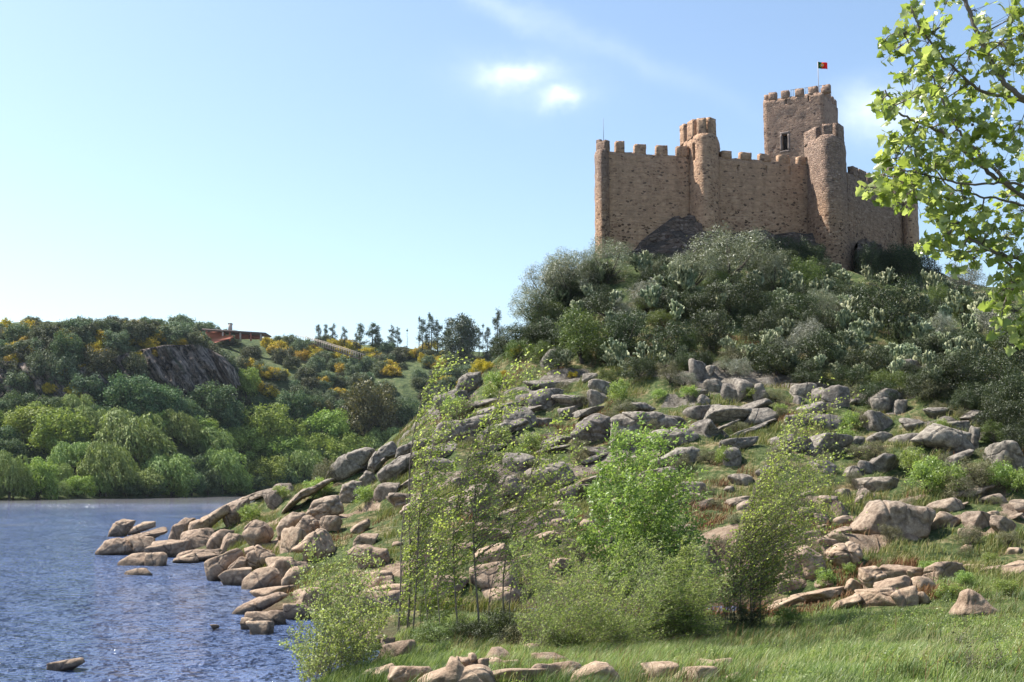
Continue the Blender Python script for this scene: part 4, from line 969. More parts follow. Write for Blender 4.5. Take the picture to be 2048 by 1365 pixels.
tb(C8, [(378,370),(430,328),(500,340),(580,400),(622,480),(600,565),(520,605),(450,560),(440,450)]); tb(C8, [(618,375),(700,320),(800,298),(862,320),(882,400),(860,475),(780,515),(680,465),(630,420)], dk=.9); tb(C8, [(858,490),(980,480),(1055,540),(1000,605),(950,675),(900,665),(870,590)])
tb(C6, [(860,1160),(940,1080),(1050,1050),(1170,1012),(1205,1060),(1150,1110),(1120,1190),(900,1200)])
ROCKS = [r for r in ROCKS if not any(abs(r[0] - t[0]) < max(10, t[2] * .3) and abs(r[1] - t[1]) < max(10, t[3] * .32) for t in TRACED)]
for i, (x, y, w, h, tl) in enumerate(ROCKS): boulder(x, y, w, h, tl)
RR = np.random.default_rng(321); nb = 0
while nb < 72:
    x = RR.uniform(780, 2048); y = RR.uniform(np.interp(x, [780, 1000, 1200, 2048], [960, 800, 770, 830]), 1100)
    if any(abs(x - r[0]) < r[2] * .45 and abs(y - r[1]) < r[3] * .5 for r in ROCKS + TRACED): continue
    w = RR.uniform(20, 66); h = w * RR.uniform(.3, .6)
    if boulder(x, y, w, h, RR.uniform(-4, 22)): nb += 1; ROCKS.append((x, y, w, h, 0)) 
boulder(1716, 998, 22, 14, 30, fixed='small dark beak-like stone leaning beside the dark slanting boulder', adj='dark')
boulder(278, 1150, 60, 22, 0, Y=51.5, fixed='pale low boulder alone in the river off the rocky spur')
boulder(130, 1331, 62, 26, 10, Y=25.9, fixed='dark wet rock breaking the river surface near the lower left', adj='wet', sharp=14)
boulder(430, 1253, 16, 7, 0, Y=32.8, fixed='tiny dark stone barely above the river off the shore')
# the little stack of stones on the slab
def stack():
    Yk = hit(896, 1368)[1] + .25
    for px, py, w, h, lb in [(932, 1324, 26, 15, 'orange-tinted stone at the left foot of the little stone stack'), (948, 1328, 22, 12, 'flat stone under the top of the little stone stack'), (946, 1316, 17, 15, 'pointed little stone balanced on top of the stone stack'), (966, 1325, 22, 15, 'rounded stone at the right foot of the little stone stack')]:
        o = boulder(px, py, w, h, 0, Y=Yk, sub=3, fixed=lb, name='stacked_stone'); o['category'] = 'stone'; o['group'] = 'little stack of stones on the slab'
stack()

# ------------------------------------------------------------------ foliage prototypes
def crown(rng, lobes, nspray, per, sr, L, Wd, droop=0., wind=(0, 0, 0), shell=.35, up=.0, fold=.1):
    lobes = np.array(lobes, float); wgt = (lobes[:, 3] * lobes[:, 4] * lobes[:, 5]) ** (2 / 3); wgt /= wgt.sum()
    li = rng.choice(len(lobes), nspray, p=wgt); d = norm(rng.normal(size=(nspray, 3)) + np.array([0, 0, up]))
    r = 1 - shell * rng.random(nspray) ** 1.6
    b = 1 + .30 * fbm(d[:, 0] * 2.3 + li * 3.1, d[:, 1] * 2.3, d[:, 2] * 2.3, seed=int(rng.integers(99)), octv=3)
    c = lobes[li, :3] + d * lobes[li, 3:6] * (r * b)[:, None]
    C = np.repeat(c, per, 0); O = np.repeat(d, per, 0)
    P = C + rng.normal(size=C.shape) * sr
    Nn = norm(O + rng.normal(size=C.shape) * .42)
    D = rng.normal(size=C.shape) * .8 + O * .25 + np.array(wind) + np.array([0, 0, -droop]); D = norm(D - Nn * (D * Nn).sum(-1, keepdims=True))
    S = np.cross(D, Nn)
    return rhombs(P, D, S, L * rng.uniform(.6, 1.3, len(P)), Wd * rng.uniform(.7, 1.3, len(P)), fold)
def lobes_round(rng, H, Wd, n, zlow=.35):
    """rounded billowy crown: centre mass and side lobes, H tall, Wd wide"""
    out = [(0, 0, H * .55, Wd * .27, Wd * .27, H * .28)]; n = n * 2
    for i in range(n):
        a = i * 2.4 + rng.uniform(-.4, .4); f = (i + .5) / n; z = H * (zlow * .8 + (.88 - zlow * .8) * f); rad = Wd * .5 * math.sqrt(max(0, 1 - ((z / H - .38) / .62) ** 2)) * rng.uniform(.55, .86); s = Wd * rng.uniform(.09, .185)
        out.append((math.cos(a) * rad, math.sin(a) * rad, z, s, s, s * rng.uniform(.7, 1.0)))
    return out
def limbs(mb, rng, lobes, r0, z0=0.0, k=7):
    lobes = sorted(lobes, key=lambda l: -l[3] * l[4] * l[5])[:k + 1]
    H = lobes[0][2]; fork = np.array([rng.normal() * .04 * H, rng.normal() * .04 * H, H * .35])
    tube(mb, [(0, 0, -.4 * r0 - .3), (fork[0] * .4, fork[1] * .4, H * .18), tuple(fork)], [r0 * 1.25, r0, r0 * .8], 8)
    for l in lobes:
        e = np.array(l[:3]); mid = (fork + e) / 2 + np.array([0, 0, -.06 * H])
        tube(mb, [tuple(fork - [0, 0, .1]), tuple(mid), tuple(e + np.array([0, 0, l[5] * .3]))], [r0 * .6, r0 * .38, r0 * .10], 6)
PROTO = {}
class Proto:
    """a plant built once at metre scale: crown mesh, trunk mesh, height and width"""
    def __init__(s, H, Wd, crown_me, trunk_me): s.H, s.W, s.c, s.t = H, Wd, crown_me, trunk_me
def make_round(kind, n, H, Wd, mat_, nspray, per, sr, L, Wl, nl=8, r0=.12, droop=0., wind=(0, 0, 0), zlow=.3, shell=.35, bark='barkdark', seed=0, up=.25, cname='crown'):
    PROTO[kind] = []
    for i in range(n):
        rng = np.random.default_rng(seed + i * 13 + 5); lb = lobes_round(rng, H, Wd, nl, zlow)
        mb = MB(); mb.add(*crown(rng, lb, nspray, per, sr, L, Wl, droop, wind, shell, up)); cm = mb.mesh(cname, M[mat_])
        mb = MB(); limbs(mb, rng, lb, r0); tm = mb.mesh('trunk', M[bark], True)
        PROTO[kind].append(Proto(H, Wd, cm, tm))
make_round('olive', 4, 4.0, 4.4, 'olive', 1500, 7, .12, .13, .035, 11, .14, seed=10)
make_round('silver', 3, 3.0, 3.4, 'silver', 1100, 7, .11, .12, .035, 9, .09, seed=20, bark='bark')
make_round('dark', 4, 3.4, 4.2, 'dark', 1500, 7, .13, .13, .055, 10, .12, seed=30, zlow=.15)
make_round('mid', 3, 2.8, 3.4, 'midgreen', 1200, 7, .11, .11, .05, 9, .1, seed=40, zlow=.15)
make_round('scrub', 4, 1.4, 2.0, 'scrub', 700, 7, .07, .085, .025, 7, .04, seed=50, zlow=.1, up=.6)
make_round('fresh', 3, 1.6, 1.6, 'lime', 420, 6, .08, .10, .055, 7, .03, seed=60, zlow=.15, shell=.7)
make_round('broom', 3, 1.5, 1.8, 'gorse', 600, 7, .07, .08, .045, 7, .04, seed=70, zlow=.2, up=.8)
make_round('ash', 3, 10, 11, 'ash', 1300, 6, .34, .55, .28, 12, .35, seed=80, zlow=.2)
make_round('bright', 3, 9, 9.5, 'bright', 1200, 6, .32, .55, .24, 12, .3, seed=90, droop=.35, wind=(.25, 0, 0), zlow=.2)
make_round('brown', 1, 12, 14, 'brown', 2000, 6, .35, .5, .3, 13, .4, seed=95, zlow=.2)
make_round('farscrub', 5, 4.5, 6, 'farscrub', 650, 6, .26, .42, .2, 9, .15, seed=100, zlow=.1)
make_round('gorse', 3, 3, 4.5, 'gorse', 420, 6, .22, .34, .2, 8, .1, seed=110, zlow=.25, up=.8)
make_round('euc', 1, 17, 12, 'pine', 1900, 6, .45, .6, .25, 15, .3, seed=120, zlow=.25, bark='bark')
def make_willow(kind, n, H, Wd, mat_, seed):
    PROTO[kind] = []
    for i in range(n):
        rng = np.random.default_rng(seed + i * 7); lb = lobes_round(rng, H, Wd, 9, .4)
        lobes = np.array(lb); ns = 1100; w_ = (lobes[:, 3] * lobes[:, 4]); li = rng.choice(len(lobes), ns, p=w_ / w_.sum())
        d = norm(rng.normal(size=(ns, 3)) + np.array([0, 0, .7])); c = lobes[li, :3] + d * lobes[li, 3:6] * (1 - .25 * rng.random(ns) ** 2)[:, None]
        k = 9; t = np.arange(k) / k; ln = rng.uniform(.5, 2.4, ns) * H / 9
        out = norm(d * np.array([1, 1, 0]) + 1e-4)
        P = c[:, None, :] + out[:, None, :] * (t[None, :, None] * ln[:, None, None] * .35) + np.array([.28, 0, 0]) * (t ** 1.3)[None, :, None] * ln[:, None, None] + np.array([0, 0, -1.]) * (t ** 1.5)[None, :, None] * ln[:, None, None] * .85
        P = P.reshape(-1, 3) + rng.normal(size=(ns * k, 3)) * .09
        P[:, 2] = np.maximum(P[:, 2], .1)
        D = norm(np.repeat(out, k, 0) * .35 + np.array([.3, 0, -.9]) + rng.normal(size=P.shape) * .35)
        Nn = norm(np.repeat(d, k, 0) + rng.normal(size=P.shape) * .4); S = norm(np.cross(D, Nn))
        mb = MB(); mb.add(*rhombs(P, D, S, .6 * rng.uniform(.6, 1.3, len(P)), .17 * rng.uniform(.7, 1.3, len(P)), .1)); cm = mb.mesh('crown', M[mat_])
        mb = MB(); limbs(mb, rng, lb, .3, k=9); PROTO[kind].append(Proto(H, Wd, cm, mb.mesh('trunk', M['barkdark'], True)))
make_willow('willow', 4, 9, 11, 'willow', 130)
def make_pine(kind, n, seed, bare=False):
    PROTO[kind] = []
    for i in range(n):
        rng = np.random.default_rng(seed + i); H = 9; P = []; mbt = MB(); tube(mbt, [(0, 0, -.3), (.1, 0, H * .5), (0, 0, H)], [.16, .1, .02], 6)
        lb = []
        for z in np.linspace(H * .25, H * .97, 12):
            for q in range(3):
                a = rng.uniform(0, 6.28); l = (1.9 * (1 - z / H) + .45) * rng.uniform(.5, 1.1); e = (math.cos(a) * l, math.sin(a) * l, z + l * .25)
                tube(mbt, [(0, 0, z), e], [.035, .012], 4)
                if not bare and rng.random() > .22: lb.append((e[0] * .8, e[1] * .8, e[2], rng.uniform(.35, .8), rng.uniform(.35, .8), rng.uniform(.3, .6)))
        if bare: lb = lb or [(0, 0, H * .9, .2, .2, .2)]
        mb = MB(); mb.add(*crown(rng, lb, 30 if bare else 420, 5, .20, .34, .12, shell=.95)); PROTO[kind].append(Proto(H, 4, mb.mesh('crown', M['pine']), mbt.mesh('trunk', M['barkdark'], True)))
make_pine('pine', 4, 200); make_pine('dead', 2, 210, True)
def make_cactus(kind, n, seed):
    PROTO[kind] = []
    for i in range(n):
        rng = np.random.default_rng(seed + i); mb = MB(); S, Fs = ico(2)
        S = S * np.array([.5, .10, .5])
        def pad(p, d, nrm_, L):
            up = d; sd = norm(np.cross(up, nrm_)[None])[0]; nn = np.cross(sd, up)
            V = (S[:, 0:1] * sd * .62 + S[:, 1:2] * nn * .75 + (S[:, 2:3] + .5) * up) * L
            mb.add(V + p, Fs); return p + up * L * .9, sd, nn
        def grow(p, d, nrm_, L, lev):
            e, sd, nn = pad(p, d, nrm_, L)
            if lev <= 0: return
            for q in range(rng.integers(1, 4)):
                a = rng.uniform(-.95, .95); nd = norm((d * math.cos(a) + sd * math.sin(a) + rng.normal(size=3) * .3 + np.array([0, 0, .45]))[None])[0]
                grow(e - d * L * .12 + sd * math.sin(a) * L * .22, nd, norm((nn + rng.normal(size=3) * .8)[None])[0], L * rng.uniform(.82, 1.02), lev - 1)
        for b in range(8):
            a = rng.uniform(0, 6.28); r = rng.uniform(0, .4)
            grow(np.array([math.cos(a) * r, math.sin(a) * r, -.1]), norm((np.array([math.cos(a) * .3, math.sin(a) * .3, 1]) + rng.normal(size=3) * .2)[None])[0], norm(rng.normal(size=3)[None])[0], .38, rng.integers(2, 5))
        PROTO[kind].append(Proto(1.7, 2.2, mb.mesh('prickly_pear', M['cactus'], True), None))
make_cactus('cactus', 6, 300)

NAMES = {'olive': ('olive_tree', 'grey-green olive tree', 'tree', 'olive trees on the castle hill'), 'silver': ('silvery_shrub', 'silvery grey shrub', 'shrub', 'silvery shrubs on the castle hill'),
         'dark': ('evergreen_shrub', 'dark evergreen shrub', 'shrub', 'dark evergreen shrubs on the castle hill'), 'mid': ('green_shrub', 'olive-green rounded shrub', 'shrub', 'green shrubs on the castle hill'),
         'scrub': ('scrub_bush', 'low grey-brown scrub bush', 'bush', 'low bushes among the rocks'), 'fresh': ('sapling', 'light green leafy sapling', 'sapling', 'small saplings among the rocks'),
         'broom': ('broom_bush', 'yellow flowering broom bush', 'bush', 'yellow broom on the island'), 'ash': ('round_tree', 'dense dark green round tree', 'tree', 'round trees on the far bank'),
         'bright': ('leafy_tree', 'bright green leafy tree', 'tree', 'bright trees on the far bank'), 'brown': ('oak_tree', 'broad brownish oak', 'tree', 'trees on the far bank'),
         'farscrub': ('hillside_shrub', 'blue-green hillside shrub', 'shrub', 'shrubs on the far hillside'), 'gorse': ('gorse_bush', 'yellow flowering gorse bush', 'bush', 'yellow gorse on the far hillside'),
         'euc': ('eucalyptus_tree', 'tall dark eucalyptus', 'tree', 'trees on the far skyline'), 'willow': ('willow_tree', 'pale green drooping willow', 'tree', 'willows on the far bank'),
         'pine': ('pine_tree', 'thin dark pine', 'tree', 'trees on the far skyline'), 'dead': ('bare_tree', 'bare spindly tree', 'tree', 'trees on the far skyline'),
         'cactus': ('prickly_pear', 'prickly pear cactus with pale pads', 'cactus', 'prickly pears on the castle hill')}
PR = np.random.default_rng(77)
def plant(kind, px, basepy, w, h, near=True, Y=None, sink=.05, fixed=None, parts=None, P=None, adj=None):
    """stand a plant on the ground seen at (px, basepy), w x h pixels in the photograph"""
    if P is None: P = hit(px, basepy, near) if Y is None else at(px, basepy, Y)
    if P is None: return None
    if kind == 'willow' and PR.random() < .4: kind = 'bright'
    pr = PROTO[kind][int(PR.integers(len(PROTO[kind])))]; sx = upm(w, P[1]) / pr.W; sz = upm(h, P[1]) / pr.H
    nm, ph, cat, grp = NAMES[kind]; loc = (P[0], P[1], P[2] - sink * upm(h, P[1]))
    parts = (pr.t is not None and (kind in ('olive', 'ash', 'bright', 'brown', 'euc', 'willow', 'pine', 'dead') or w > 45)) if parts is None else parts
    if parts and pr.t is not None:
        root = empty(nm, loc); link('crown' if cat == 'tree' else 'foliage', pr.c, root); link('trunk' if cat == 'tree' else 'stem', pr.t, root)
    else: root = link(nm, pr.c, None, loc)
    root.scale = (sx, (sx + sz) / 2 if kind not in ('willow',) else sx, sz); root.rotation_euler = (0, 0, 0 if kind in ('willow', 'bright') and PR.random() < .6 else PR.uniform(0, 6.28))
    if kind in ('willow', 'bright'): root.rotation_euler = (0, 0, PR.uniform(-.5, .5))
    cpx, cpy = pix(Vector(loc) + Vector((0, 0, upm(h, P[1]) * .5)))
    reg(root, (adj + ' ' if adj else '') + ph, cat, grp, cpx, cpy, fixed); return root

# --- castle hill vegetation
HILL = [('olive',1215,568,96,86),('olive',1140,612,100,102),('olive',1068,655,104,82),('olive',1022,690,74,64),('olive',1460,572,160,116),('olive',1388,590,104,86),('olive',1545,585,84,84),
 ('silver',1292,630,86,76),('silver',1620,715,52,84),('silver',1575,735,64,70),('silver',1930,600,92,84),('silver',1995,690,92,86),('silver',1885,690,66,66),('silver',1245,650,60,56),('silver',1690,640,60,50),
 ('mid',1612,590,84,80),('mid',1165,728,126,112),('dark',1780,670,136,120),('dark',1700,620,90,60),('dark',1812,572,80,92),('dark',1765,560,70,60),('dark',1250,708,104,90),('dark',1350,722,104,84),('dark',1420,700,104,90),
 ('dark',1552,752,112,74),('dark',1650,740,120,84),('dark',1905,790,112,92),('dark',1985,810,130,110),('dark',2035,770,110,120),('dark',1330,556,70,44),('dark',1560,545,110,52),('dark',1640,560,60,44),('dark',1470,640,120,90),
 ('dark',1210,640,90,60),('dark',1100,700,90,60),('mid',1040,720,70,44),('dark',1590,650,100,70),('dark',1340,640,90,70),('dark',1860,660,70,70),('dark',1730,760,100,70),('mid',1800,790,70,50),('mid',1760,780,60,40),('dark',1400,640,80,60),
 ('mid',1110,650,60,50),('dark',1280,760,80,50),('mid',1215,770,44,34),('silver',1370,775,60,34),('silver',1480,760,60,44),('olive',1450,745,40,30),('dark',1840,720,80,50),('dark',1930,720,90,60),('dark',2030,860,90,90),('mid',1990,890,60,50),('olive',1640,640,60,60),('dark',1520,690,90,70),('olive',1310,560,44,36),('olive',1180,560,44,56),('dark',1985,640,90,60)]
HILL += [('dark',1760,810,90,50),('dark',1845,800,90,56),('dark',1965,840,100,80),('dark',2010,880,110,90),('dark',1930,830,60,50),('dark',1700,785,90,56),('dark',1620,765,80,50),('dark',2045,920,80,80),('dark',1880,790,90,64),('dark',1820,775,90,50),('dark',1500,735,90,50),('dark',1385,742,80,40),('dark',2040,850,120,110),
  ('olive',1062,640,110,86),('dark',1092,660,100,74),('dark',1042,702,100,60),('dark',1122,618,96,72),('olive',1102,622,104,96),('dark',1160,590,100,66),('olive',1030,675,84,70),('dark',1010,712,70,44),('dark',1075,700,90,60),('olive',1130,585,90,84),('dark',1195,575,90,56),('mid',1080,725,70,44)]
for k, x, y, w, h in HILL: plant(k, x, y, w * (1.12 if k == 'olive' else 1), h * (1.14 if k == 'olive' else 1))
for k, x, y, w, h, Yp in [('dark',1462,545,76,72,95),('dark',1500,545,80,76,95.5),('dark',1545,548,80,80,96),('dark',1590,552,76,84,96.5),('dark',1628,556,50,76,97),('dark',1735,566,54,84,98),('dark',1765,570,60,80,100.5),('dark',1800,575,64,84,103),('dark',1838,585,60,100,104),
                          ('dark',1300,552,60,48,94.6),('dark',1345,556,70,52,94),('dark',1395,552,60,50,93.8),('dark',1425,545,50,56,94),('dark',1265,540,44,30,95.5),('dark',1865,585,50,60,106)]:
    plant(k, x, y, w, h, Y=Yp)
def zone_bottom(px): return np.interp(px, [1000, 1050, 1200, 1400, 1480, 1600, 1750, 1900, 2048, 2150], [690, 725, 762, 742, 738, 768, 795, 800, 860, 870])
def zone_top(px): return np.interp(px, [1000, 1100, 1200, 1260, 1400, 1640, 1700, 1800, 1900, 2150], [670, 590, 545, 535, 530, 545, 570, 590, 600, 600])
for i in range(105):
    x = PR.uniform(1090, 2140); y = PR.uniform(zone_top(x) + 14, zone_bottom(x)); plant('dark' if PR.random() < .85 else 'mid', x, y, PR.uniform(40, 90), PR.uniform(26, 58))
CACT = [(1690,575,40,34),(1672,560,36,30),(1740,570,40,34),(1765,580,50,44),(1860,600,50,54),(1900,610,56,44),(1935,615,50,40),(1720,700,60,54),(1740,690,44,50),(1800,690,60,50),(1845,700,60,50),(1880,715,56,46),(1920,730,60,50),(1960,740,50,46),
        (1640,610,50,44),(1330,560,40,40),(1310,600,44,44),(1740,740,60,40),(1790,735,60,44),(1830,750,60,40),(1980,760,50,40),(1560,620,40,40),(1130,620,40,40),(1110,650,36,34),(1095,670,36,34)]
for x, y, w, h in CACT: plant('cactus', x, y, w * 1.15, h * 1.15, sink=-.25)
n = 0
while n < 115:
    x = PR.uniform(1070, 2060); y = PR.uniform(zone_top(x) + 25, zone_bottom(x) + 6)
    if x < 1260 and PR.random() < .55: continue
    s = PR.uniform(34, 60)
    if plant('cactus', x, y, s, s * PR.uniform(.75, 1.1), sink=-.5): n += 1
for x, y, w, h in [(958,752,40,34),(1033,716,34,26),(1010,760,30,20),(1145,757,24,15),(1246,834,24,12),(1050,806,22,10),(975,740,24,18),(1015,700,24,18)]: plant('broom', x, y, w, h)
for x, y, w, h in [(1238,805,44,52),(1855,985,80,80),(1828,950,60,60),(1900,990,70,70),(2000,985,60,60),(2035,990,50,56),(1700,860,44,40),(1885,870,30,34),(1990,850,36,34),(1690,890,40,40),(1380,800,40,26),(1500,800,34,28),(1140,810,50,24),(990,780,44,40),(980,800,36,34),
                   (1060,905,50,44),(640,990,60,36),(500,1045,44,40),(730,1010,44,40),(625,1000,50,40),(1320,800,34,24),(1700,1150,36,24),(1860,1150,50,30),(1650,1175,50,40),(1900,1200,60,36),(1560,830,34,24),(1270,960,60,50),(1000,890,50,40),(1030,930,50,44),
                   (880,790,40,40),(905,830,50,40),(1450,930,44,40),(1930,1170,50,30),(2010,1190,60,34),(1980,1130,40,24),(560,1000,40,30),(1200,1000,60,40)]: plant('fresh', x, y, w, h)
for i in range(115):
    x = PR.uniform(860, 2048); lo = np.interp(x, [900, 1100, 2048], [830, 770, 830]); y = PR.uniform(lo, 1120); s = PR.uniform(24, 60); plant('scrub', x, y, s, s * PR.uniform(.45, .7))
for x, y, w, h in [(1960,980,90,60),(1920,1000,80,50),(1470,745,70,50),(1360,950,60,40),(1870,800,80,40),(1180,810,60,30),(1700,800,50,30),(1340,770,60,44),(650,970,60,50),(1590,700,50,30)]: plant('scrub', x, y, w, h)

# --- far bank trees
FAR = [('ash',258,850,112,98),('ash',322,850,92,80),('ash',418,852,108,84),('ash',452,872,64,70),('bright',492,797,56,60),('ash',585,860,82,80),('ash',625,850,60,60),('brown',742,885,128,126),('ash',130,740,60,70),('brown',640,860,50,56),
 ('willow',120,915,130,100),('willow',258,945,172,130),('willow',352,905,96,84),('willow',522,905,120,96),('bright',655,905,100,90),('bright',75,1000,84,86),('willow',18,1001,90,100),('willow',212,993,120,110),('willow',332,991,120,86),
 ('willow',442,989,112,94),('willow',528,987,100,72),('willow',600,985,110,90),('willow',680,960,110,90),('bright',620,940,90,70),('bright',730,930,100,60),('willow',420,930,110,80),('willow',60,900,110,90),('ash',30,850,80,64),('ash',100,850,80,54),
 ('willow',180,890,90,80),('bright',300,880,90,60),('willow',480,930,90,80),('bright',560,950,100,80),('ash',370,860,70,60),('willow',150,960,110,80),('ash',390,970,80,60),('willow',270,990,100,60),('willow',780,930,120,80),('bright',850,925,110,70),('willow',900,920,110,80),
 ('ash',500,860,70,50),('ash',545,870,70,50),('ash',690,850,60,50),('ash',190,860,70,50),('ash',150,860,60,46),('ash',-20,860,70,60),('willow',-40,1000,110,100),('ash',0,920,80,70),('bright',400,900,80,60),('bright',580,900,80,60)]
for k, x, y, w, h in FAR: plant(k, x, y, w, h, near=False, sink=.02)
for i in range(22):
    x = PR.uniform(-60, 960); top = np.interp(x, [0, 400, 960], [850, 850, 850]); y = PR.uniform(top, 985)
    plant(['willow', 'ash', 'bright', 'willow'][int(PR.integers(4))], x, y, PR.uniform(60, 100), PR.uniform(45, 75), near=False)
for x in range(-60, 960, 44): plant('willow' if PR.random() < .3 else 'ash', x + PR.uniform(-8, 8), np.interp(x, [0, 200, 960], [1000, 995, 985]), PR.uniform(55, 85), PR.uniform(36, 56), near=False)
GO = [(20,672),(48,690),(90,665),(110,675),(130,700),(140,690),(12,700),(28,715),(25,728),(218,668),(205,682),(190,698),(245,672),(255,660),(272,668),(268,682),(205,715),(280,715),(298,712),(320,680),(330,672),(345,668),(375,675),(390,680),(100,785),(148,788),(128,680),
      (230,655),(300,660),(60,660),(80,700),(160,740),(120,745),(490,735),(505,742),(525,745),(535,755),(555,700),(560,710),(535,690),(555,752),(665,722),(710,718),(690,700),(720,715),(745,725),(790,745),(780,740),(765,728),(695,745),(855,725),(875,735),(880,725),(900,770),(885,765),(605,712),(620,705),(640,712),(520,778),(655,765),(670,790),(545,790),(820,710),(850,700),(930,780),(660,692),(680,694),(700,697),(0,655),(165,660),(350,690),(310,695)]
for x, y in GO:
    for q in range(3 if x < 470 else 2): plant('gorse', x + PR.uniform(-12, 12), y + PR.uniform(2, 12), PR.uniform(22, 40), PR.uniform(13, 22), near=False)
for i in range(280):
    x = PR.uniform(-40, 1020)
    if x < 470: y = PR.uniform(662, 690 if 205 < x < 460 else 726)
    else: y = PR.uniform(712, 850)
    s = PR.uniform(24, 52); plant('farscrub', x, y, s, s * PR.uniform(.5, .8), near=False)
for x, y, w, h in [(95,690,70,40),(35,690,60,44),(160,672,60,34),(205,668,50,30),(250,655,36,22),(315,662,28,24),(345,690,60,40),(390,705,60,40),(230,700,60,40),(420,725,60,40),(440,750,60,50),(130,770,50,60),(80,760,60,60),(200,760,60,60),(30,790,70,50),(170,800,70,50),(579,700,34,32),(650,690,40,20),(270,760,50,50),(10,760,60,40)]:
    plant('farscrub', x, y, w, h, near=False)
for i in range(34):
    x = PR.uniform(-330, -60); y = PR.uniform(850, 1000); plant(['willow', 'ash', 'bright', 'willow'][int(PR.integers(4))], x, y, PR.uniform(60, 100), PR.uniform(50, 80), near=False)
for i in range(46):
    x = PR.uniform(-330, -60); y = PR.uniform(664, 850); sz_ = PR.uniform(26, 52); plant('farscrub' if PR.random() < .75 else 'gorse', x, y, sz_, sz_ * .6, near=False)
for x in np.arange(-60, 420, 9.0):
    Yc = 322 + PR.uniform(0, 26); vx = (x - 1024) / F * Yc; s = PR.uniform(20, 44)
    plant('farscrub' if PR.random() < .62 else 'gorse', x, 0, s, s * PR.uniform(.4, .66), P=Vector((vx, Yc, float(hf(vx, Yc)))))
for x in np.arange(540, 1010, 14.0):
    Yc = 420 + PR.uniform(0, 14); vx = (x - 1024) / F * Yc; s = PR.uniform(16, 34)
    plant('farscrub' if PR.random() < .7 else 'gorse', x, 0, s, s * PR.uniform(.35, .55), P=Vector((vx, Yc, float(hf(vx, Yc)))))
for k, x, y, w, h in [('pine',636,690,18,40),('pine',651,690,14,40),('pine',665,690,20,42),('pine',688,694,18,40),('pine',720,700,26,52),('pine',745,704,36,56),('pine',752,702,28,50),('pine',783,698,18,48),('pine',795,698,18,44),('dead',814,700,10,44),('pine',845,702,26,62),('dead',858,702,16,80),('pine',862,704,26,70),('pine',875,706,26,66),('dead',838,700,8,70),
                      ('euc',918,732,72,108),('pine',893,705,22,50),('pine',958,706,20,50),('pine',975,706,18,50),('pine',995,708,28,88),('dead',966,705,10,60),('pine',712,700,16,34),('pine',251,662,22,26),('pine',316,664,22,26)]:
    y += 6; h += 6; w *= 1.2
    plant(k, x, y, w, h, near=False, Y=(425 if y > 680 else 338) if k != 'euc' else 415, sink=.0)

# --- terracotta pavilion on the far hill
def pavilion():
    Y = 395; root = empty('pavilion', tuple(at(465, 683, Y))); tag(root, 'terracotta hilltop building with a thin dark roof on pillars and a chimney', 'building')
    def bx(name, x0, x1, y0, y1, Ya, Yb, m, par=root, slope=0):
        a, b, c, d = at(x0, y1, Ya), at(x1, y1 + slope, Ya), at(x1, y0 + slope, Ya), at(x0, y0, Ya); dv = Vector((0, Yb - Ya, 0)); base = root.location
        V = [tuple(v - base) for v in (a, b, c, d, a + dv, b + dv, c + dv, d + dv)]
        mb = MB(); mb.add(V, [(0, 1, 2, 3), (5, 4, 7, 6), (4, 0, 3, 7), (1, 5, 6, 2), (3, 2, 6, 7), (4, 5, 1, 0)]); return mb.obj(name, m, par)
    bx('wall', 411, 443, 664, 676, Y + 2, Y + 8, M['terracotta']); bx('wall', 470, 496, 667, 677, Y + 5, Y + 8, M['terracotta']); bx('wall', 497, 522, 669, 678, Y + 6, Y + 8, M['terracotta'])
    bx('roof', 404, 531, 657.5, 660, Y - 1, Y + 9, M['roofslab'], slope=8)
    bx('chimney', 456.5, 462, 648, 662, Y + 1, Y + 3, M['pale']); bx('chimney_cap', 455.5, 463, 646.5, 648, Y + .9, Y + 3.1, M['roofslab'])
    for i, x in enumerate((412, 444, 458, 479, 500, 520)): bx('pillar', x, x + 2.6, 660 + (x - 404) * .063, 682, Y - .5, Y + .2, M['pale'] if i % 2 else M['terracotta'])
    # sloping side wall and ramp
    def poly(name, pts, Ya, th, m):
        base = root.location; n = len(pts); V = [tuple(at(x, y, Ya) - base) for x, y in pts] + [tuple(at(x, y, Ya) - base + Vector((0, th, 0))) for x, y in pts]
        mb = MB(); mb.add(V, [tuple(range(n))]); mb.Fc.append(np.array([tuple(range(2 * n - 1, n - 1, -1))])); mb.M.append(0)
        mb.Fc.append(np.array([(i, (i + 1) % n + 0, (i + 1) % n + n, i + n) for i in range(n)])); mb.M.append(0); mb.obj(name, m, root)
    poly('side_wall', [(396, 662), (400, 662), (415, 682), (410, 684)], Y - 2, .6, M['terracotta'])
    poly('ramp_wall', [(415, 680), (452, 671), (466, 671), (466, 676), (430, 686), (418, 686)], Y - 3, .6, M['terracotta'])
pavilion()
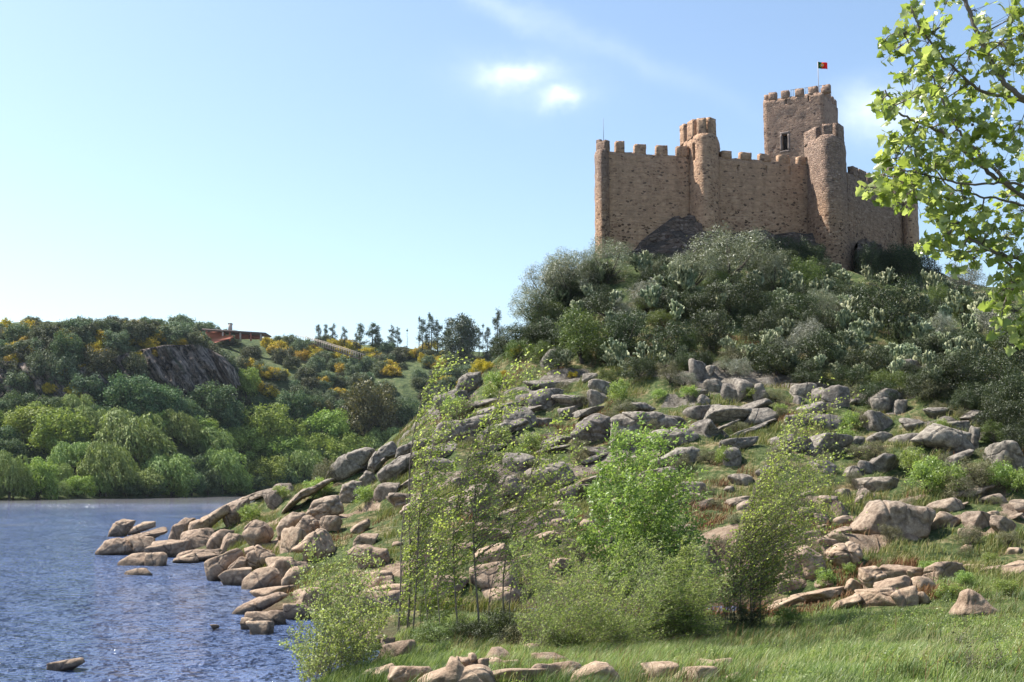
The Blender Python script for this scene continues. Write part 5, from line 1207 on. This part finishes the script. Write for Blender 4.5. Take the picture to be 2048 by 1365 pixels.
def stairs():
    root = empty('hillside_stairs', tuple(at(600, 683, 425))); tag(root, 'pale wooden stairway with handrails climbing the far green hillside', 'stairway')
    A = [at(598, 681, 424), at(640, 693, 412), at(680, 706, 398), at(722, 720, 385)]; b = root.location
    def rail(dx, dz, r, name, m):
        mb = MB()
        P = [Vector(p) + Vector((dx, 0, dz)) - b for p in A]
        tube(mb, [tuple(p) for p in P], r, 5)
        if name == 'handrail':
            for i in range(3):
                for k in range(9):
                    q = P[i].lerp(P[i + 1], k / 9); tube(mb, [tuple(q), tuple(q - Vector((0, 0, 1.6)))], .09, 4)
        mb.obj(name, m, root)
    rail(-1.0, 1.9, .10, 'handrail', M['timber']); rail(1.4, 1.6, .10, 'handrail', M['timber'])
    mb = MB()
    for i in range(3):
        for k in range(22):
            p = Vector(A[i]).lerp(Vector(A[i + 1]), k / 22) - b
            c = p + Vector((0, 0, .2)); V = [(c[0] + sx * .7, c[1] + sy * .35, c[2] + sz * .1) for sx in (-1, 1) for sy in (-1, 1) for sz in (-1, 1)]
            mb.add(V, [(0, 1, 3, 2), (4, 6, 7, 5), (0, 4, 5, 1), (2, 3, 7, 6), (0, 2, 6, 4), (1, 5, 7, 3)])
    mb.obj('step', M['barkdark'], root)['kind'] = 'stuff'
stairs()

# ------------------------------------------------------------------ near saplings and bushes, bent by the wind
def shoot_plant(name, px, basepy, stems, seed, leafmat_, L, Wl, label, cat, group=None, twig=26, perl=9, spread=.5, wind=.9, tl=.5, leafjit=.018, Y=None, bark='bark', r0=.022, t0=.2, clump=0.0, droop=0.0, upang=.9):
    """stems: list of (tip px, tip py, base dx px) ; twigs swept to the right along every stem"""
    rng = np.random.default_rng(seed); base = hit(px, basepy) if Y is None else at(px, basepy, Y)
    b = np.array(base); root = empty(name, tuple(b)); Yd = b[1]
    sm = MB(); LP = []; LD = []
    for (tx, ty, bdx) in stems:
        dy = rng.uniform(-.5, .5) * spread; tip = np.array(at(tx, ty, Yd + dy * 2.0)) - b; st = np.array([upm(bdx, Yd), dy * .5, 0]); st[2] = float(max(hg(b[0] + st[0], b[1] + st[1]), 0)) - b[2] - .15
        H = tip[2]; n = 12; t = np.linspace(0, 1, n)[:, None]
        bend = (tip - st) * np.array([1, 1, 1]); lean = tip[0] - st[0]
        P = st + np.concatenate([lean * (t ** 1.7) + .03 * H * np.sin(t * 5 + seed), (tip[1] - st[1]) * t + .02 * H * np.sin(t * 4), bend[2] * (t ** .92)], 1)
        rr = r0 * (H / 5) * (1 - t[:, 0] * .88); tube(sm, P, rr, 5)
        for q in range(int(twig * DEN * max(.35, H / 5))):
            u = t0 + (1 - t0) * rng.random() ** .85; i = min(n - 2, int(u * (n - 1))); f = u * (n - 1) - i; p0 = P[i] * (1 - f) + P[i + 1] * f
            a = rng.uniform(0, 6.28); ln = 1.25 * tl * (1.3 - .7 * u) * rng.uniform(.45, 1.45) * (H / 5 + .4)
            d0 = np.array([math.cos(a) * .5 + wind * .55, math.sin(a) * .6, upang * rng.uniform(.4, 1.1)]); d0 /= np.linalg.norm(d0)
            k = 6; s = np.linspace(0, 1, k)[:, None]; Q = p0 + d0 * ln * s + np.array([wind * .55, 0, -droop]) * ln * s ** 2
            tube(sm, Q, rr[i] * .4 * (1 - s[:, 0] * .8) + .0015, 4)
            m = max(5, int(perl * 1.15 * ln / tl)); s2 = rng.uniform(.12, 1.05, m)[:, None]; ps = p0 + d0 * ln * s2 + np.array([wind * .55, 0, -droop]) * ln * s2 ** 2
            LP.append(ps + rng.normal(size=ps.shape) * leafjit); dd = norm(rng.normal(size=ps.shape) * .65 + np.array([wind * .7, -.1, .05]) + d0 * .3); LD.append(dd)
    LP = np.concatenate(LP); LD = np.concatenate(LD); mb = MB()
    if clump: 
        LP = np.repeat(LP, 2, 0) + rng.normal(size=(len(LP) * 2, 3)) * clump; LD = norm(np.repeat(LD, 2, 0) + rng.normal(size=LP.shape) * .5)
    mb.add(*rhombs(LP, LD, rand_side(rng, LD), L * rng.uniform(.6, 1.25, len(LP)), Wl * rng.uniform(.7, 1.2, len(LP)), .15))
    sm.obj('stem', M[bark], root, smooth=True); mb.obj('foliage', M[leafmat_], root); tag(root, label, cat, group); LANDM.append((label, px, basepy)); return root
LANDM = []
DEN = 1.5
g1 = 'wind-bent saplings along the near bank'
shoot_plant('poplar_sapling', 800, 1268, [(868, 742, 0), (905, 815, 14), (850, 900, -14)], 1, 'poplar', .07, .052, 'tall thin poplar sapling with its crown highest left, bent right by wind', 'sapling', g1, twig=58, perl=9, tl=.55, wind=1.0, upang=1.2)
shoot_plant('poplar_sapling', 905, 1275, [(1000, 755, 40), (950, 850, 0), (900, 1000, -30), (860, 1040, -50)], 2, 'poplar', .07, .052, 'wispy poplar sapling in the middle of the three tall ones', 'sapling', g1, twig=60, perl=9, tl=.6, wind=1.0, upang=1.2)
shoot_plant('poplar_sapling', 990, 1270, [(1085, 850, 20), (1120, 935, 30), (1040, 1000, -10), (1120, 1040, 50)], 3, 'poplar', .07, .052, 'leaning poplar sapling, rightmost of the three tall thin ones', 'sapling', g1, twig=50, perl=9, tl=.6, wind=1.1, upang=1.1)
shoot_plant('poplar_sapling', 845, 1262, [(830, 1010, -20), (860, 1060, 0), (900, 1080, 20), (800, 1100, -40), (930, 1110, 40), (870, 1130, 10), (790, 1060, -40)], 4, 'poplar', .075, .055, 'leafy young bush around the feet of the tall poplar saplings', 'bush', g1, twig=60, perl=9, tl=.5, t0=.08)
rb = random.Random(5)
shoot_plant('poplar_bush', 672, 1352, [(rb.uniform(585, 790), rb.uniform(1105, 1240), rb.uniform(-50, 50)) for _ in range(20)] + [(575, 1260, -40), (590, 1300, -50), (560, 1290, -40), (620, 1095, -20), (735, 1120, 10), (785, 1230, 40)], 5, 'bushpoplar', .052, .036, 'round sparse-leaved poplar bush at the water edge, lower left', 'bush', g1, twig=100, perl=10, tl=.5, wind=.25, upang=.7, t0=.12, r0=.014, spread=1.6)
shoot_plant('willow_bush', 1150, 1300, [(rb.uniform(1015, 1330), rb.uniform(1085, 1250), rb.uniform(-110, 130)) for _ in range(30)] + [(1020, 1140, -90), (1060, 1120, -60)], 6, 'sapwillow', .075, .022, 'wide rounded willow bush in the middle of the near bank', 'bush', g1, twig=105, perl=13, tl=.62, wind=.6, t0=.05, r0=.012, spread=2.4, upang=.7)
shoot_plant('willow_bush', 1330, 1285, [(rb.uniform(1240, 1440), rb.uniform(1090, 1220), rb.uniform(-60, 60)) for _ in range(24)], 16, 'sapwillow', .08, .025, 'dark green willow bush overhanging the channel beside the wide one', 'bush', g1, twig=150, perl=13, tl=.55, wind=.8, t0=.05, r0=.012, spread=2.0, upang=.55, droop=.25)
shoot_plant('ash_sapling', 1275, 1245, [(1240, 870, -20), (1300, 868, 10), (1200, 935, -30), (1350, 960, 30), (1260, 960, 0), (1180, 1000, -40), (1330, 1010, 20), (1390, 1050, 40), (1130, 1020, -50), (1230, 1040, -10), (1290, 1060, 0), (1150, 1080, -30), (1360, 1090, 30)], 7, 'lime', .12, .05, 'fresh green ash sapling rising behind the willow bush', 'sapling', g1, twig=64, perl=11, tl=.62, wind=.6, upang=.45, t0=.15, clump=.05, spread=1.6)
shoot_plant('poplar_bush', 1470, 1255, [(1600, 838, 20), (1560, 880, 0), (1520, 960, -10), (1500, 1020, -20), (1580, 980, 30), (1620, 930, 40), (1450, 1080, -20), (1540, 1060, 10), (1590, 1080, 30), (1430, 1130, -30), (1500, 1130, 0), (1560, 1140, 30), (1480, 1060, -15), (1610, 1020, 30)], 8, 'poplar', .07, .05, 'tall leafy poplar bush sweeping up to the right above the channel', 'bush', g1, twig=74, perl=10, tl=.85, wind=.9, upang=1.0, t0=.12)
for k_, x_, y_, w_, h_ in [('dark', 1000, 1292, 110, 74), ('scrub', 1060, 1298, 110, 62), ('mid', 880, 1288, 130, 46), ('mid', 720, 1338, 110, 56), ('dark', 940, 1286, 80, 50), ('dark', 1370, 1272, 90, 60), ('dark', 1500, 1262, 90, 50), ('mid', 1120, 1300, 120, 44), ('scrub', 640, 1352, 70, 40), ('fresh', 1580, 1255, 60, 44)]:
    plant(k_, x_, y_, w_, h_)
shoot_plant('dead_shoots', 1060, 1290, [(1030, 1150, -20), (1010, 1180, -30), (1085, 1190, 10), (1100, 1230, 20), (1050, 1130, 0), (960, 1200, -60), (900, 1215, -90)], 9, 'heath', .03, .01, 'bare brown twiggy shoots at the foot of the willow bush', 'bush', g1, twig=30, perl=2, tl=.35, wind=.2)
shoot_plant('thin_sprig', 1960, 1365, [(1925, 1240, -10), (1900, 1265, -20), (1990, 1290, 20)], 10, 'scrub', .03, .016, 'thin dry sprig with pale leaves at the lower right edge', 'plant', g1, twig=34, perl=7, tl=.25, wind=.3, r0=.012)

# ------------------------------------------------------------------ plane tree whose leafy boughs hang into the frame at the right
def plane_tree():
    rng = np.random.default_rng(44); Y = 12.6; bx_ = 9.6
    zb = float(hg(bx_, Y + .5)); root = empty('plane_tree', (bx_, Y + .5, zb)); b = np.array(root.location)
    tag(root, 'plane tree at the right edge with lobed green leaves blown by wind', 'tree')
    def W_(px, py, dy=0): return np.array(at(px, py, Y + dy)) - b
    mb = MB(); top = W_(2120, -160, .3)
    main = [np.array([0, 0, -.3]), np.array([-.1, 0, 2.2]), W_(2560, 560), W_(2440, 160), W_(2380, -200)]
    tube(mb, main, [.26, .22, .19, .16, .10], 10)
    mb.obj('trunk', M['bark'], root, smooth=True)
    wood = MB(); leaves_P = []; leaves_D = []
    def branch(pts, r0, r1, n=10):
        r0 *= .48; P = np.array(pts); s = np.linspace(0, len(P) - 1, n * (len(P) - 1) + 1); Q = np.stack([np.interp(s, np.arange(len(P)), P[:, i]) for i in range(3)], 1)
        for _ in range(4): Q[1:-1] = (Q[:-2] + Q[1:-1] * 2 + Q[2:]) / 4
        Q += rng.normal(size=Q.shape) * .006; tube(wood, Q, np.linspace(r0, r1, len(Q)), 6); return Q
    paths = []
    J = lambda px, py, dy=0: W_(px, py, dy)
    paths.append(branch([main[3], J(2200, 500, .2), J(2048, 392, .2), J(1975, 345, .1), J(1920, 290, 0), J(1865, 255, 0), J(1800, 232, -.1), J(1770, 180, -.1)], .075, .008))
    paths.append(branch([main[4], J(2200, 180, -.2), J(2048, 200, -.2), J(2000, 160, -.2), J(1975, 110, -.2), J(1935, 15, -.2), J(1915, -40, -.2)], .07, .02))
    paths.append(branch([main[3], J(2220, 300, .3), J(2048, 200, .3), J(1960, 185, .3), J(1890, 120, .2), J(1840, 60, .1), J(1822, 15, .1)], .06, .006))
    paths.append(branch([main[2], J(2250, 560, .1), J(2048, 400, 0), J(1950, 300, .1), J(1900, 240, .1), J(1870, 160, 0), J(1800, 60, 0)], .06, .006))
    paths.append(branch([main[2], J(2250, 620, -.1), J(2048, 520, -.1), J(1985, 505, -.1), J(1930, 470, -.1), J(1880, 430, 0), J(1830, 360, 0), J(1760, 350, 0)], .06, .006))
    paths.append(branch([main[2], J(2200, 640, .1), J(2048, 560, .2), J(1990, 500, .2), J(1920, 505, .2), J(1860, 500, .2), J(1850, 485, .2)], .05, .006))
    paths.append(branch([main[2], J(2200, 460, -.3), J(2040, 365, -.3), J(1930, 370, -.3), J(1850, 350, -.2), J(1780, 335, -.2)], .04, .006))
    paths.append(branch([main[2], J(2200, 700, 0), J(2090, 610, 0), J(2040, 560, 0), J(2010, 600, 0), J(2000, 650, 0)], .04, .006))
    paths.append(branch([J(2080, 420, 0), J(2000, 400, 0), J(1900, 380, 0), J(1840, 300, .1), J(1800, 270, .1)], .03, .005))
    paths.append(branch([main[4], J(2150, 40, 0), J(2048, -20, 0), J(1980, -30, 0), J(1890, -10, 0)], .05, .01))
    EX = []
    # leaf clusters: px, py, radius px, number
    CL = [(1822,30,24,9),(1800,70,24,11),(1790,110,20,10),(1770,85,14,5),(1840,55,26,11),(1875,60,28,12),(1810,140,26,12),(1850,120,26,12),(1780,210,18,10),(1762,200,16,10),(1772,225,14,8),(1800,200,22,10),(1830,185,26,13),(1870,180,30,15),(1900,140,26,12),(1860,215,26,12),
          (1900,210,28,13),(1930,160,22,8),(1840,255,24,12),(1820,285,22,12),(1845,300,24,12),(1880,270,26,13),(1910,250,26,12),(1790,275,14,7),(1785,300,14,8),(1870,330,26,12),(1900,310,28,13),(1760,350,18,12),(1775,330,18,12),(1755,370,18,11),(1785,375,22,14),(1810,350,24,14),(1830,330,20,10),
          (1790,405,20,12),(1770,400,14,8),(1830,380,24,13),(1850,350,24,12),(1870,375,26,13),(1900,350,28,14),(1930,310,28,12),(1950,270,30,14),(1940,220,26,9),(1960,180,26,10),(1990,140,28,14),(2010,80,30,16),(1985,50,30,12),(2030,30,30,16),(1960,20,24,7),(1905,0,16,5),(1890,10,14,5),(2040,130,28,14),
          (2010,200,32,16),(2035,260,32,16),(2000,270,28,13),(1980,240,26,10),(1970,320,26,9),(2005,330,28,10),(2040,350,30,14),(1940,370,26,12),(1900,400,24,11),(1880,440,20,10),(1895,430,20,10),(1905,465,22,12),(1925,450,24,13),(1960,420,26,12),(2000,400,24,8),(2035,420,28,10),
          (1860,495,18,11),(1850,500,14,9),(1885,500,20,11),(1920,510,26,14),(1950,480,28,14),(1985,460,28,14),(2020,470,30,16),(1960,520,24,12),(2000,510,26,12),(2040,520,30,16),(2030,570,28,16),(2045,560,28,14),(2010,600,24,14),(2035,620,28,16),(2005,590,16,9),(2040,650,26,15),(2025,655,20,11),
          (2075,60,40,22),(2085,160,40,22),(2090,260,40,20),(2090,360,40,20),(2090,460,40,20),(2090,560,44,22),(2090,650,44,22),(2140,300,50,20),(2150,120,50,20),(2140,500,50,20),(2140,620,50,20),(1845,85,20,9),(1880,95,20,9),(1935,125,18,6),(1955,80,16,4),(1860,150,22,9),(1925,400,24,10),(1860,400,20,9)]
    for dz_, ln_ in (((2330, -420, .4), (2180, -640, .6)), ((2470, -520, -.3), (2560, -760, -.8)), ((2640, 60, .6), (2830, -60, 1.2)), ((2720, 430, -.6), (2900, 330, -1.2)), ((2600, -240, .8), (2780, -420, 1.6)), ((2450, 40, 1.4), (2380, -60, 2.6)), ((2480, 100, -1.2), (2420, -40, -2.2))):
        paths.append(branch([main[4] if dz_[1] < 0 else main[3] if dz_[1] < 300 else main[2], J(*dz_), J(*ln_)], .10, .02))
    tw = np.concatenate(paths)
    for _ in range(95):
        t_ = paths[-1 - int(rng.integers(7))]; q_ = t_[int(rng.integers(len(t_) // 2, len(t_)))] + b + rng.normal(size=3) * .45; pq = pix(q_)
        if pq[0] > 2110: EX.append((pq[0], pq[1], 46, 14, q_[1] - Y))
    pal = []
    # a lobed plane leaf in its own plane (x along the leaf)
    lob = np.array([(0, 0), (.10, .22), (-.10, .42), (.28, .36), (.34, .62), (.56, .36), (.72, .34), (1.0, 0), (.72, -.34), (.56, -.36), (.34, -.62), (.28, -.36), (-.10, -.42), (.10, -.22)])
    mid = np.array([(0, 0), (.3, 0), (.6, 0), (1.0, 0)])
    for cx, cy, rd, nn, dy in [(*q, rng.uniform(-.55, .55)) for q in CL] + EX:
        c = W_(cx, cy, dy); j = np.argmin(((tw - c) ** 2).sum(1)); a = tw[j]
        e = c + np.array([rng.uniform(-.05, .05), 0, rng.uniform(-.05, .05)]); m_ = (a + e) / 2 + rng.normal(size=3) * .05
        k = np.array([a, m_, e]); tube(wood, k, [.010, .007, .003], 5)
        rm = upm(rd, Y)
        for q in range(int(nn * 1.5)):
            p = e + rng.normal(size=3) * np.array([rm * .62, rm * .62, rm * .62]); tube(wood, [tuple((e + m_) / 2 + rng.normal(size=3) * .01), tuple(p)], [.0028, .002], 3)
            leaves_P.append(p); leaves_D.append(norm((rng.normal(size=3) * .55 + np.array([-.55, 0, -.25]))[None])[0])
    V = []; Fc = []; base = 0
    nl = len(lob)
    for p, d in zip(leaves_P, leaves_D):
        L = rng.uniform(.065, .135); s = norm(np.cross(d, norm(rng.normal(size=3)[None])[0])[None])[0]; n3 = np.cross(d, s); fo = rng.uniform(.1, .7); cu = rng.uniform(-.5, .6)
        x, y = lob[:, 0], lob[:, 1]; zz = np.abs(y) * fo + cu * (x ** 2) * .5 + rng.normal(size=nl) * .03
        A = p + (x[:, None] * d + y[:, None] * s * math.cos(fo * .8) + zz[:, None] * n3) * L
        V.append(A); 
        # two half fans keep the fold along the midrib
        cm = p + d * L * .33 + n3 * L * (cu * .05); V.append(cm[None]); c_ = base + nl
        Fc += [(c_, base + i, base + (i + 1) % nl) for i in range(nl)]; base += nl + 1
    lm = MB(); lm.add(np.concatenate(V), Fc); lm.obj('crown', M['plane'], root)
    wood.obj('branches', M['bark'], root, smooth=True)
    # hanging seed balls
    S, Fs = ico(2)
    for px, py in [(2023,45),(2030,60),(2010,62),(2035,40),(1935,245),(1945,250)]:
        sb = MB(); sb.add(S * .018 + W_(px, py, .1), Fs); tube(sb, [tuple(W_(px, py, .1)), tuple(W_(px + 6, py - 14, .1))], .002, 3); sb.obj('seed_ball', M['barkdark'], root)
plane_tree()

# ------------------------------------------------------------------ grass
def blades(rng, X, Yv, H, Wd, lean, z0):
    n = len(X); a = rng.uniform(0, 6.28, n); s = np.stack([np.cos(a), np.sin(a), np.zeros(n)], 1) * (Wd / 2)[:, None]
    P = np.stack([X, Yv, z0 - .02], 1); ln = np.stack([lean + rng.normal(size=n) * .28, rng.normal(size=n) * .28, np.zeros(n)], 1) * H[:, None]
    up = np.stack([np.zeros(n), np.zeros(n), H], 1); m = P + up * .55 + ln * .3; t = P + up * .95 + ln
    V = np.stack([P - s, P + s, m + s * .8, m - s * .8, t], 1).reshape(-1, 3); i = np.arange(n)[:, None] * 5
    return V, i + np.array([0, 1, 2, 3]), i + np.array([3, 2, 4])
def clear(X, Y):
    k = np.ones(len(X), bool)
    for fx_, fy_, a, b in FOOTS: k &= ((X - fx_) / (a * .95)) ** 2 + ((Y - fy_ + b * .25) / (b * 1.15)) ** 2 > 1
    return k
def meadow():
    rng = np.random.default_rng(9); n = 230000
    py = rng.uniform(0, 1, n) ** .8; Y = 14.5 + (36 - 14.5) * rng.random(n) ** .9; X = (rng.uniform(520, 2180, n) - 1024) / F * Y
    z = hg(X, Y); pxx = 1024 + F * X / Y
    k = (z > .07) & (Y < np.interp(pxx, [600, 900, 1500, 1750, 1850, 2200], [27, 31.5, 33.0, 34.5, 36, 36])); 
    dens = fbm(X * .5, Y * .5, seed=31) ; k &= rng.random(n) < np.clip(.95 + dens * .4, .3, 1); k &= clear(X, Y)
    X, Y, z = X[k], Y[k], z[k]; tall = np.clip(.5 + fbm(X * .35, Y * .35, seed=41, octv=3), .15, 1.4)
    H = .08 + .13 * tall * rng.uniform(.6, 1.3, len(X)); Wd = rng.uniform(.006, .013, len(X))
    nearrock = np.clip((20.6 - Y) / 1.2, 0, 1) * np.clip((1540 - (1024 + F * X / Y)) / 80, 0, 1); H = H * (1 - .72 * nearrock)
    V, a, b = blades(rng, X, Y, H, Wd, .35, z); mb = MB(); mb.add(V, a); mb.Fc.append(b); mb.M.append(0)
    # seed heads standing above the grass
    o = mb.obj('meadow_grass', M['grass']); tag(o, 'long green meadow grass on the near bank', 'grass', kind='stuff')
    n = 2600; Y = 14.5 + 20 * rng.random(n); X = (rng.uniform(900, 2180, n) - 1024) / F * Y; z = hg(X, Y); k = (z > .12) & (fbm(X * .4, Y * .4, seed=51) > .05); X, Y, z = X[k], Y[k], z[k]
    V, a, b = blades(rng, X, Y, rng.uniform(.3, .55, len(X)), rng.uniform(.005, .009, len(X)), .3, z); mb = MB(); mb.add(V, a); mb.Fc.append(b); mb.M.append(0)
    tag(mb.obj('dry_stalks', M['heath']), 'dry brown grass stalks scattered through the meadow', 'grass', kind='stuff')
    n = 620; Y = 15 + 20 * rng.random(n); X = (rng.uniform(560, 2180, n) - 1024) / F * Y; z = hg(X, Y); k = (z > .1) & clear(X, Y) & (Y < 33) & (fbm(X * .4, Y * .4, seed=97) > -.15); X, Y = X[k], Y[k]
    per = 70; X = np.repeat(X, per) + rng.normal(size=len(X) * per) * .09; Y = np.repeat(Y, per) + rng.normal(size=len(X)) * .09; z = hg(X, Y)
    V, a, b = blades(rng, X, Y, rng.uniform(.16, .40, len(X)), rng.uniform(.006, .012, len(X)), .38, z); mb = MB(); mb.add(V, a); mb.Fc.append(b); mb.M.append(0)
    tag(mb.obj('grass_tussocks', M['tussock']), 'taller coarse grass tussocks standing out of the meadow', 'grass', kind='stuff')
    n = 9000; Y = 14.5 + 20 * rng.random(n); X = (rng.uniform(900, 2180, n) - 1024) / F * Y; z = hg(X, Y); k = (z > .12) & clear(X, Y) & (fbm(X * .3, Y * .3, seed=53) > -.1); X, Y, z = X[k], Y[k], z[k]
    V, a, b = blades(rng, X, Y, rng.uniform(.2, .42, len(X)), rng.uniform(.004, .008, len(X)), .4, z); mb = MB(); mb.add(V, a); mb.Fc.append(b); mb.M.append(0)
    tag(mb.obj('pale_stalks', M['straw']), 'pale straw stalks bending in the meadow grass', 'grass', kind='stuff')
    # broad-leaved weeds in clumps
    n = 4200; Y = 15 + 21 * rng.random(n); X = (rng.uniform(900, 2180, n) - 1024) / F * Y; z = hg(X, Y); pxx = 1024 + F * X / Y
    k = (z > .12) & clear(X, Y) & (fbm(X * .55, Y * .55, seed=91, octv=3) > np.interp(pxx, [900, 1500, 1850], [.75, .62, .25]) + np.clip((22 - Y) * .05, 0, .3)); X, Y, z = X[k], Y[k], z[k]
    per = 14; C = np.repeat(np.stack([X, Y, z + .06], 1), per, 0) + rng.normal(size=(len(X) * per, 3)) * np.array([.10, .10, .05]); C[:, 2] += np.abs(rng.normal(size=len(C))) * .07
    D = norm(rng.normal(size=C.shape) * [1, 1, .5] + [.2, 0, .45]); mb = MB(); mb.add(*rhombs(C, D, rand_side(rng, D), .05 * rng.uniform(.6, 1.4, len(C)), .025, .1)); 
    tag(mb.obj('weeds', M['lime']), 'yellow-green leafy weeds growing through the meadow grass', 'weeds', kind='stuff')
    # grass and bracken between the rocks of the island
    n = 260000; Y = 33 + 50 * rng.random(n); X = (rng.uniform(430, 2150, n) - 1024) / F * Y; z = hg(X, Y); cl = fbm(X * .7, Y * .7, seed=61); k = (z > .25) & (rng.random(n) < np.clip(.4 + cl * .8, .05, 1)) & clear(X, Y) & (rockat(X, Y) < .55 + .3 * rng.random(n)); X, Y, z, cl = X[k], Y[k], z[k], cl[k]
    red = fbm(X * .25, Y * .25, seed=71) > .42
    H = (.16 + .2 * np.clip(.5 + cl, .1, 1.4)) * rng.uniform(.6, 1.3, len(X)); Wd = rng.uniform(.018, .035, len(X))
    for sel, nm, mm, lb in ((~red, 'slope_grass', 'tuft', 'green and straw grass between the island boulders'), (red, 'bracken', 'heath', 'dry russet bracken patches between the island boulders')):
        V, a, b = blades(rng, X[sel], Y[sel], H[sel] * (.8 if nm == 'bracken' else 1), Wd[sel], .3, z[sel]); mb = MB(); mb.add(V, a); mb.Fc.append(b); mb.M.append(0)
        tag(mb.obj(nm, M[mm]), lb, 'grass', kind='stuff')
meadow()

# ------------------------------------------------------------------ air
def haze():
    x0, x1, y0, y1, z0, z1 = -260, 260, -40, 640, -3.4, 78
    mb = MB(); V = [(x, y, z) for x in (x0, x1) for y in (y0, y1) for z in (z0, z1)]
    mb.add(V, [(0, 1, 3, 2), (4, 6, 7, 5), (0, 4, 5, 1), (2, 3, 7, 6), (0, 2, 6, 4), (1, 5, 7, 3)])
    m = bpy.data.materials.new('haze'); m.use_nodes = True; t = m.node_tree; t.nodes.clear(); o = N(t, 'ShaderNodeOutputMaterial'); v = N(t, 'ShaderNodeVolumePrincipled')
    v.inputs['Color'].default_value = (.80, .90, 1.0, 1); v.inputs['Density'].default_value = HAZE; v.inputs['Anisotropy'].default_value = .3; t.links.new(v.outputs[0], o.inputs['Volume'])
    ob = mb.obj('haze', m); tag(ob, kind='stuff'); ob['label'] = 'thin blue air between the camera and the far hills'
HAZE = 0.00005
if HAZE: haze()

# ------------------------------------------------------------------ labels for the many
def labels():
    LM = [('the castle keep', 1610, 250), ('the castle corner tower', 1210, 400), ('the middle castle tower', 1405, 350), ('the near right tower', 1665, 420), ('the huge brown boulder', 1785, 1040), ('the pyramid boulder', 1951, 1207),
          ('the stone stack', 945, 1325), ('the tall poplar saplings', 860, 900), ('the ash sapling', 1275, 1000), ('the wide willow bush', 1150, 1200), ('the leafy poplar bush', 1480, 1120), ('the water-edge bush', 672, 1230),
          ('the lone river boulder', 278, 1150), ('the big brown oak', 742, 822), ('the terracotta building', 465, 670), ('the tall eucalyptus', 918, 680), ('the dark cliff', 360, 740), ('the hillside stairs', 660, 700), ('the ridge broom', 958, 735), ('the left photo edge', 0, 990), ('the far castle tower', 1828, 430), ('the far skyline pines', 700, 670), ('the pointed shore spur', 210, 1100)]
    rows = {}
    for o, ph, px, py, fx_ in THINGS:
        if fx_: continue
        j = min(range(len(LM)), key=lambda i: (LM[i][1] - px) ** 2 + (LM[i][2] - py) ** 2); nm, lx, ly = LM[j]
        dx, dy = px - lx, py - ly
        an = int(round(math.degrees(math.atan2(-dy, dx)) / 45.0)) % 8
        side = ['right of', 'upper right of', 'above', 'upper left of', 'left of', 'lower left of', 'below', 'lower right of'][an]
        rows.setdefault((ph, nm, side), []).append((dx * dx + dy * dy, o))
    ONES = ['', 'first', 'second', 'third', 'fourth', 'fifth', 'sixth', 'seventh', 'eighth', 'ninth', 'tenth', 'eleventh', 'twelfth', 'thirteenth', 'fourteenth', 'fifteenth', 'sixteenth', 'seventeenth', 'eighteenth', 'nineteenth']
    TENS = ['', '', 'twent', 'thirt', 'fort', 'fift', 'sixt', 'sevent', 'eight', 'ninet']
    def word(i):
        k = i + 1
        if k == 1: return ''
        if k < 20: return ONES[k]
        return TENS[k // 10] + ('ieth' if k % 10 == 0 else 'y-' + ONES[k % 10])
    for (ph, nm, side), lst in rows.items():
        lst.sort(key=lambda q: q[0])
        for i, (_, o) in enumerate(lst):
            o['label'] = f'{ph}, {(word(i) + " ") if i else ""}nearest {side} {nm}'
labels()
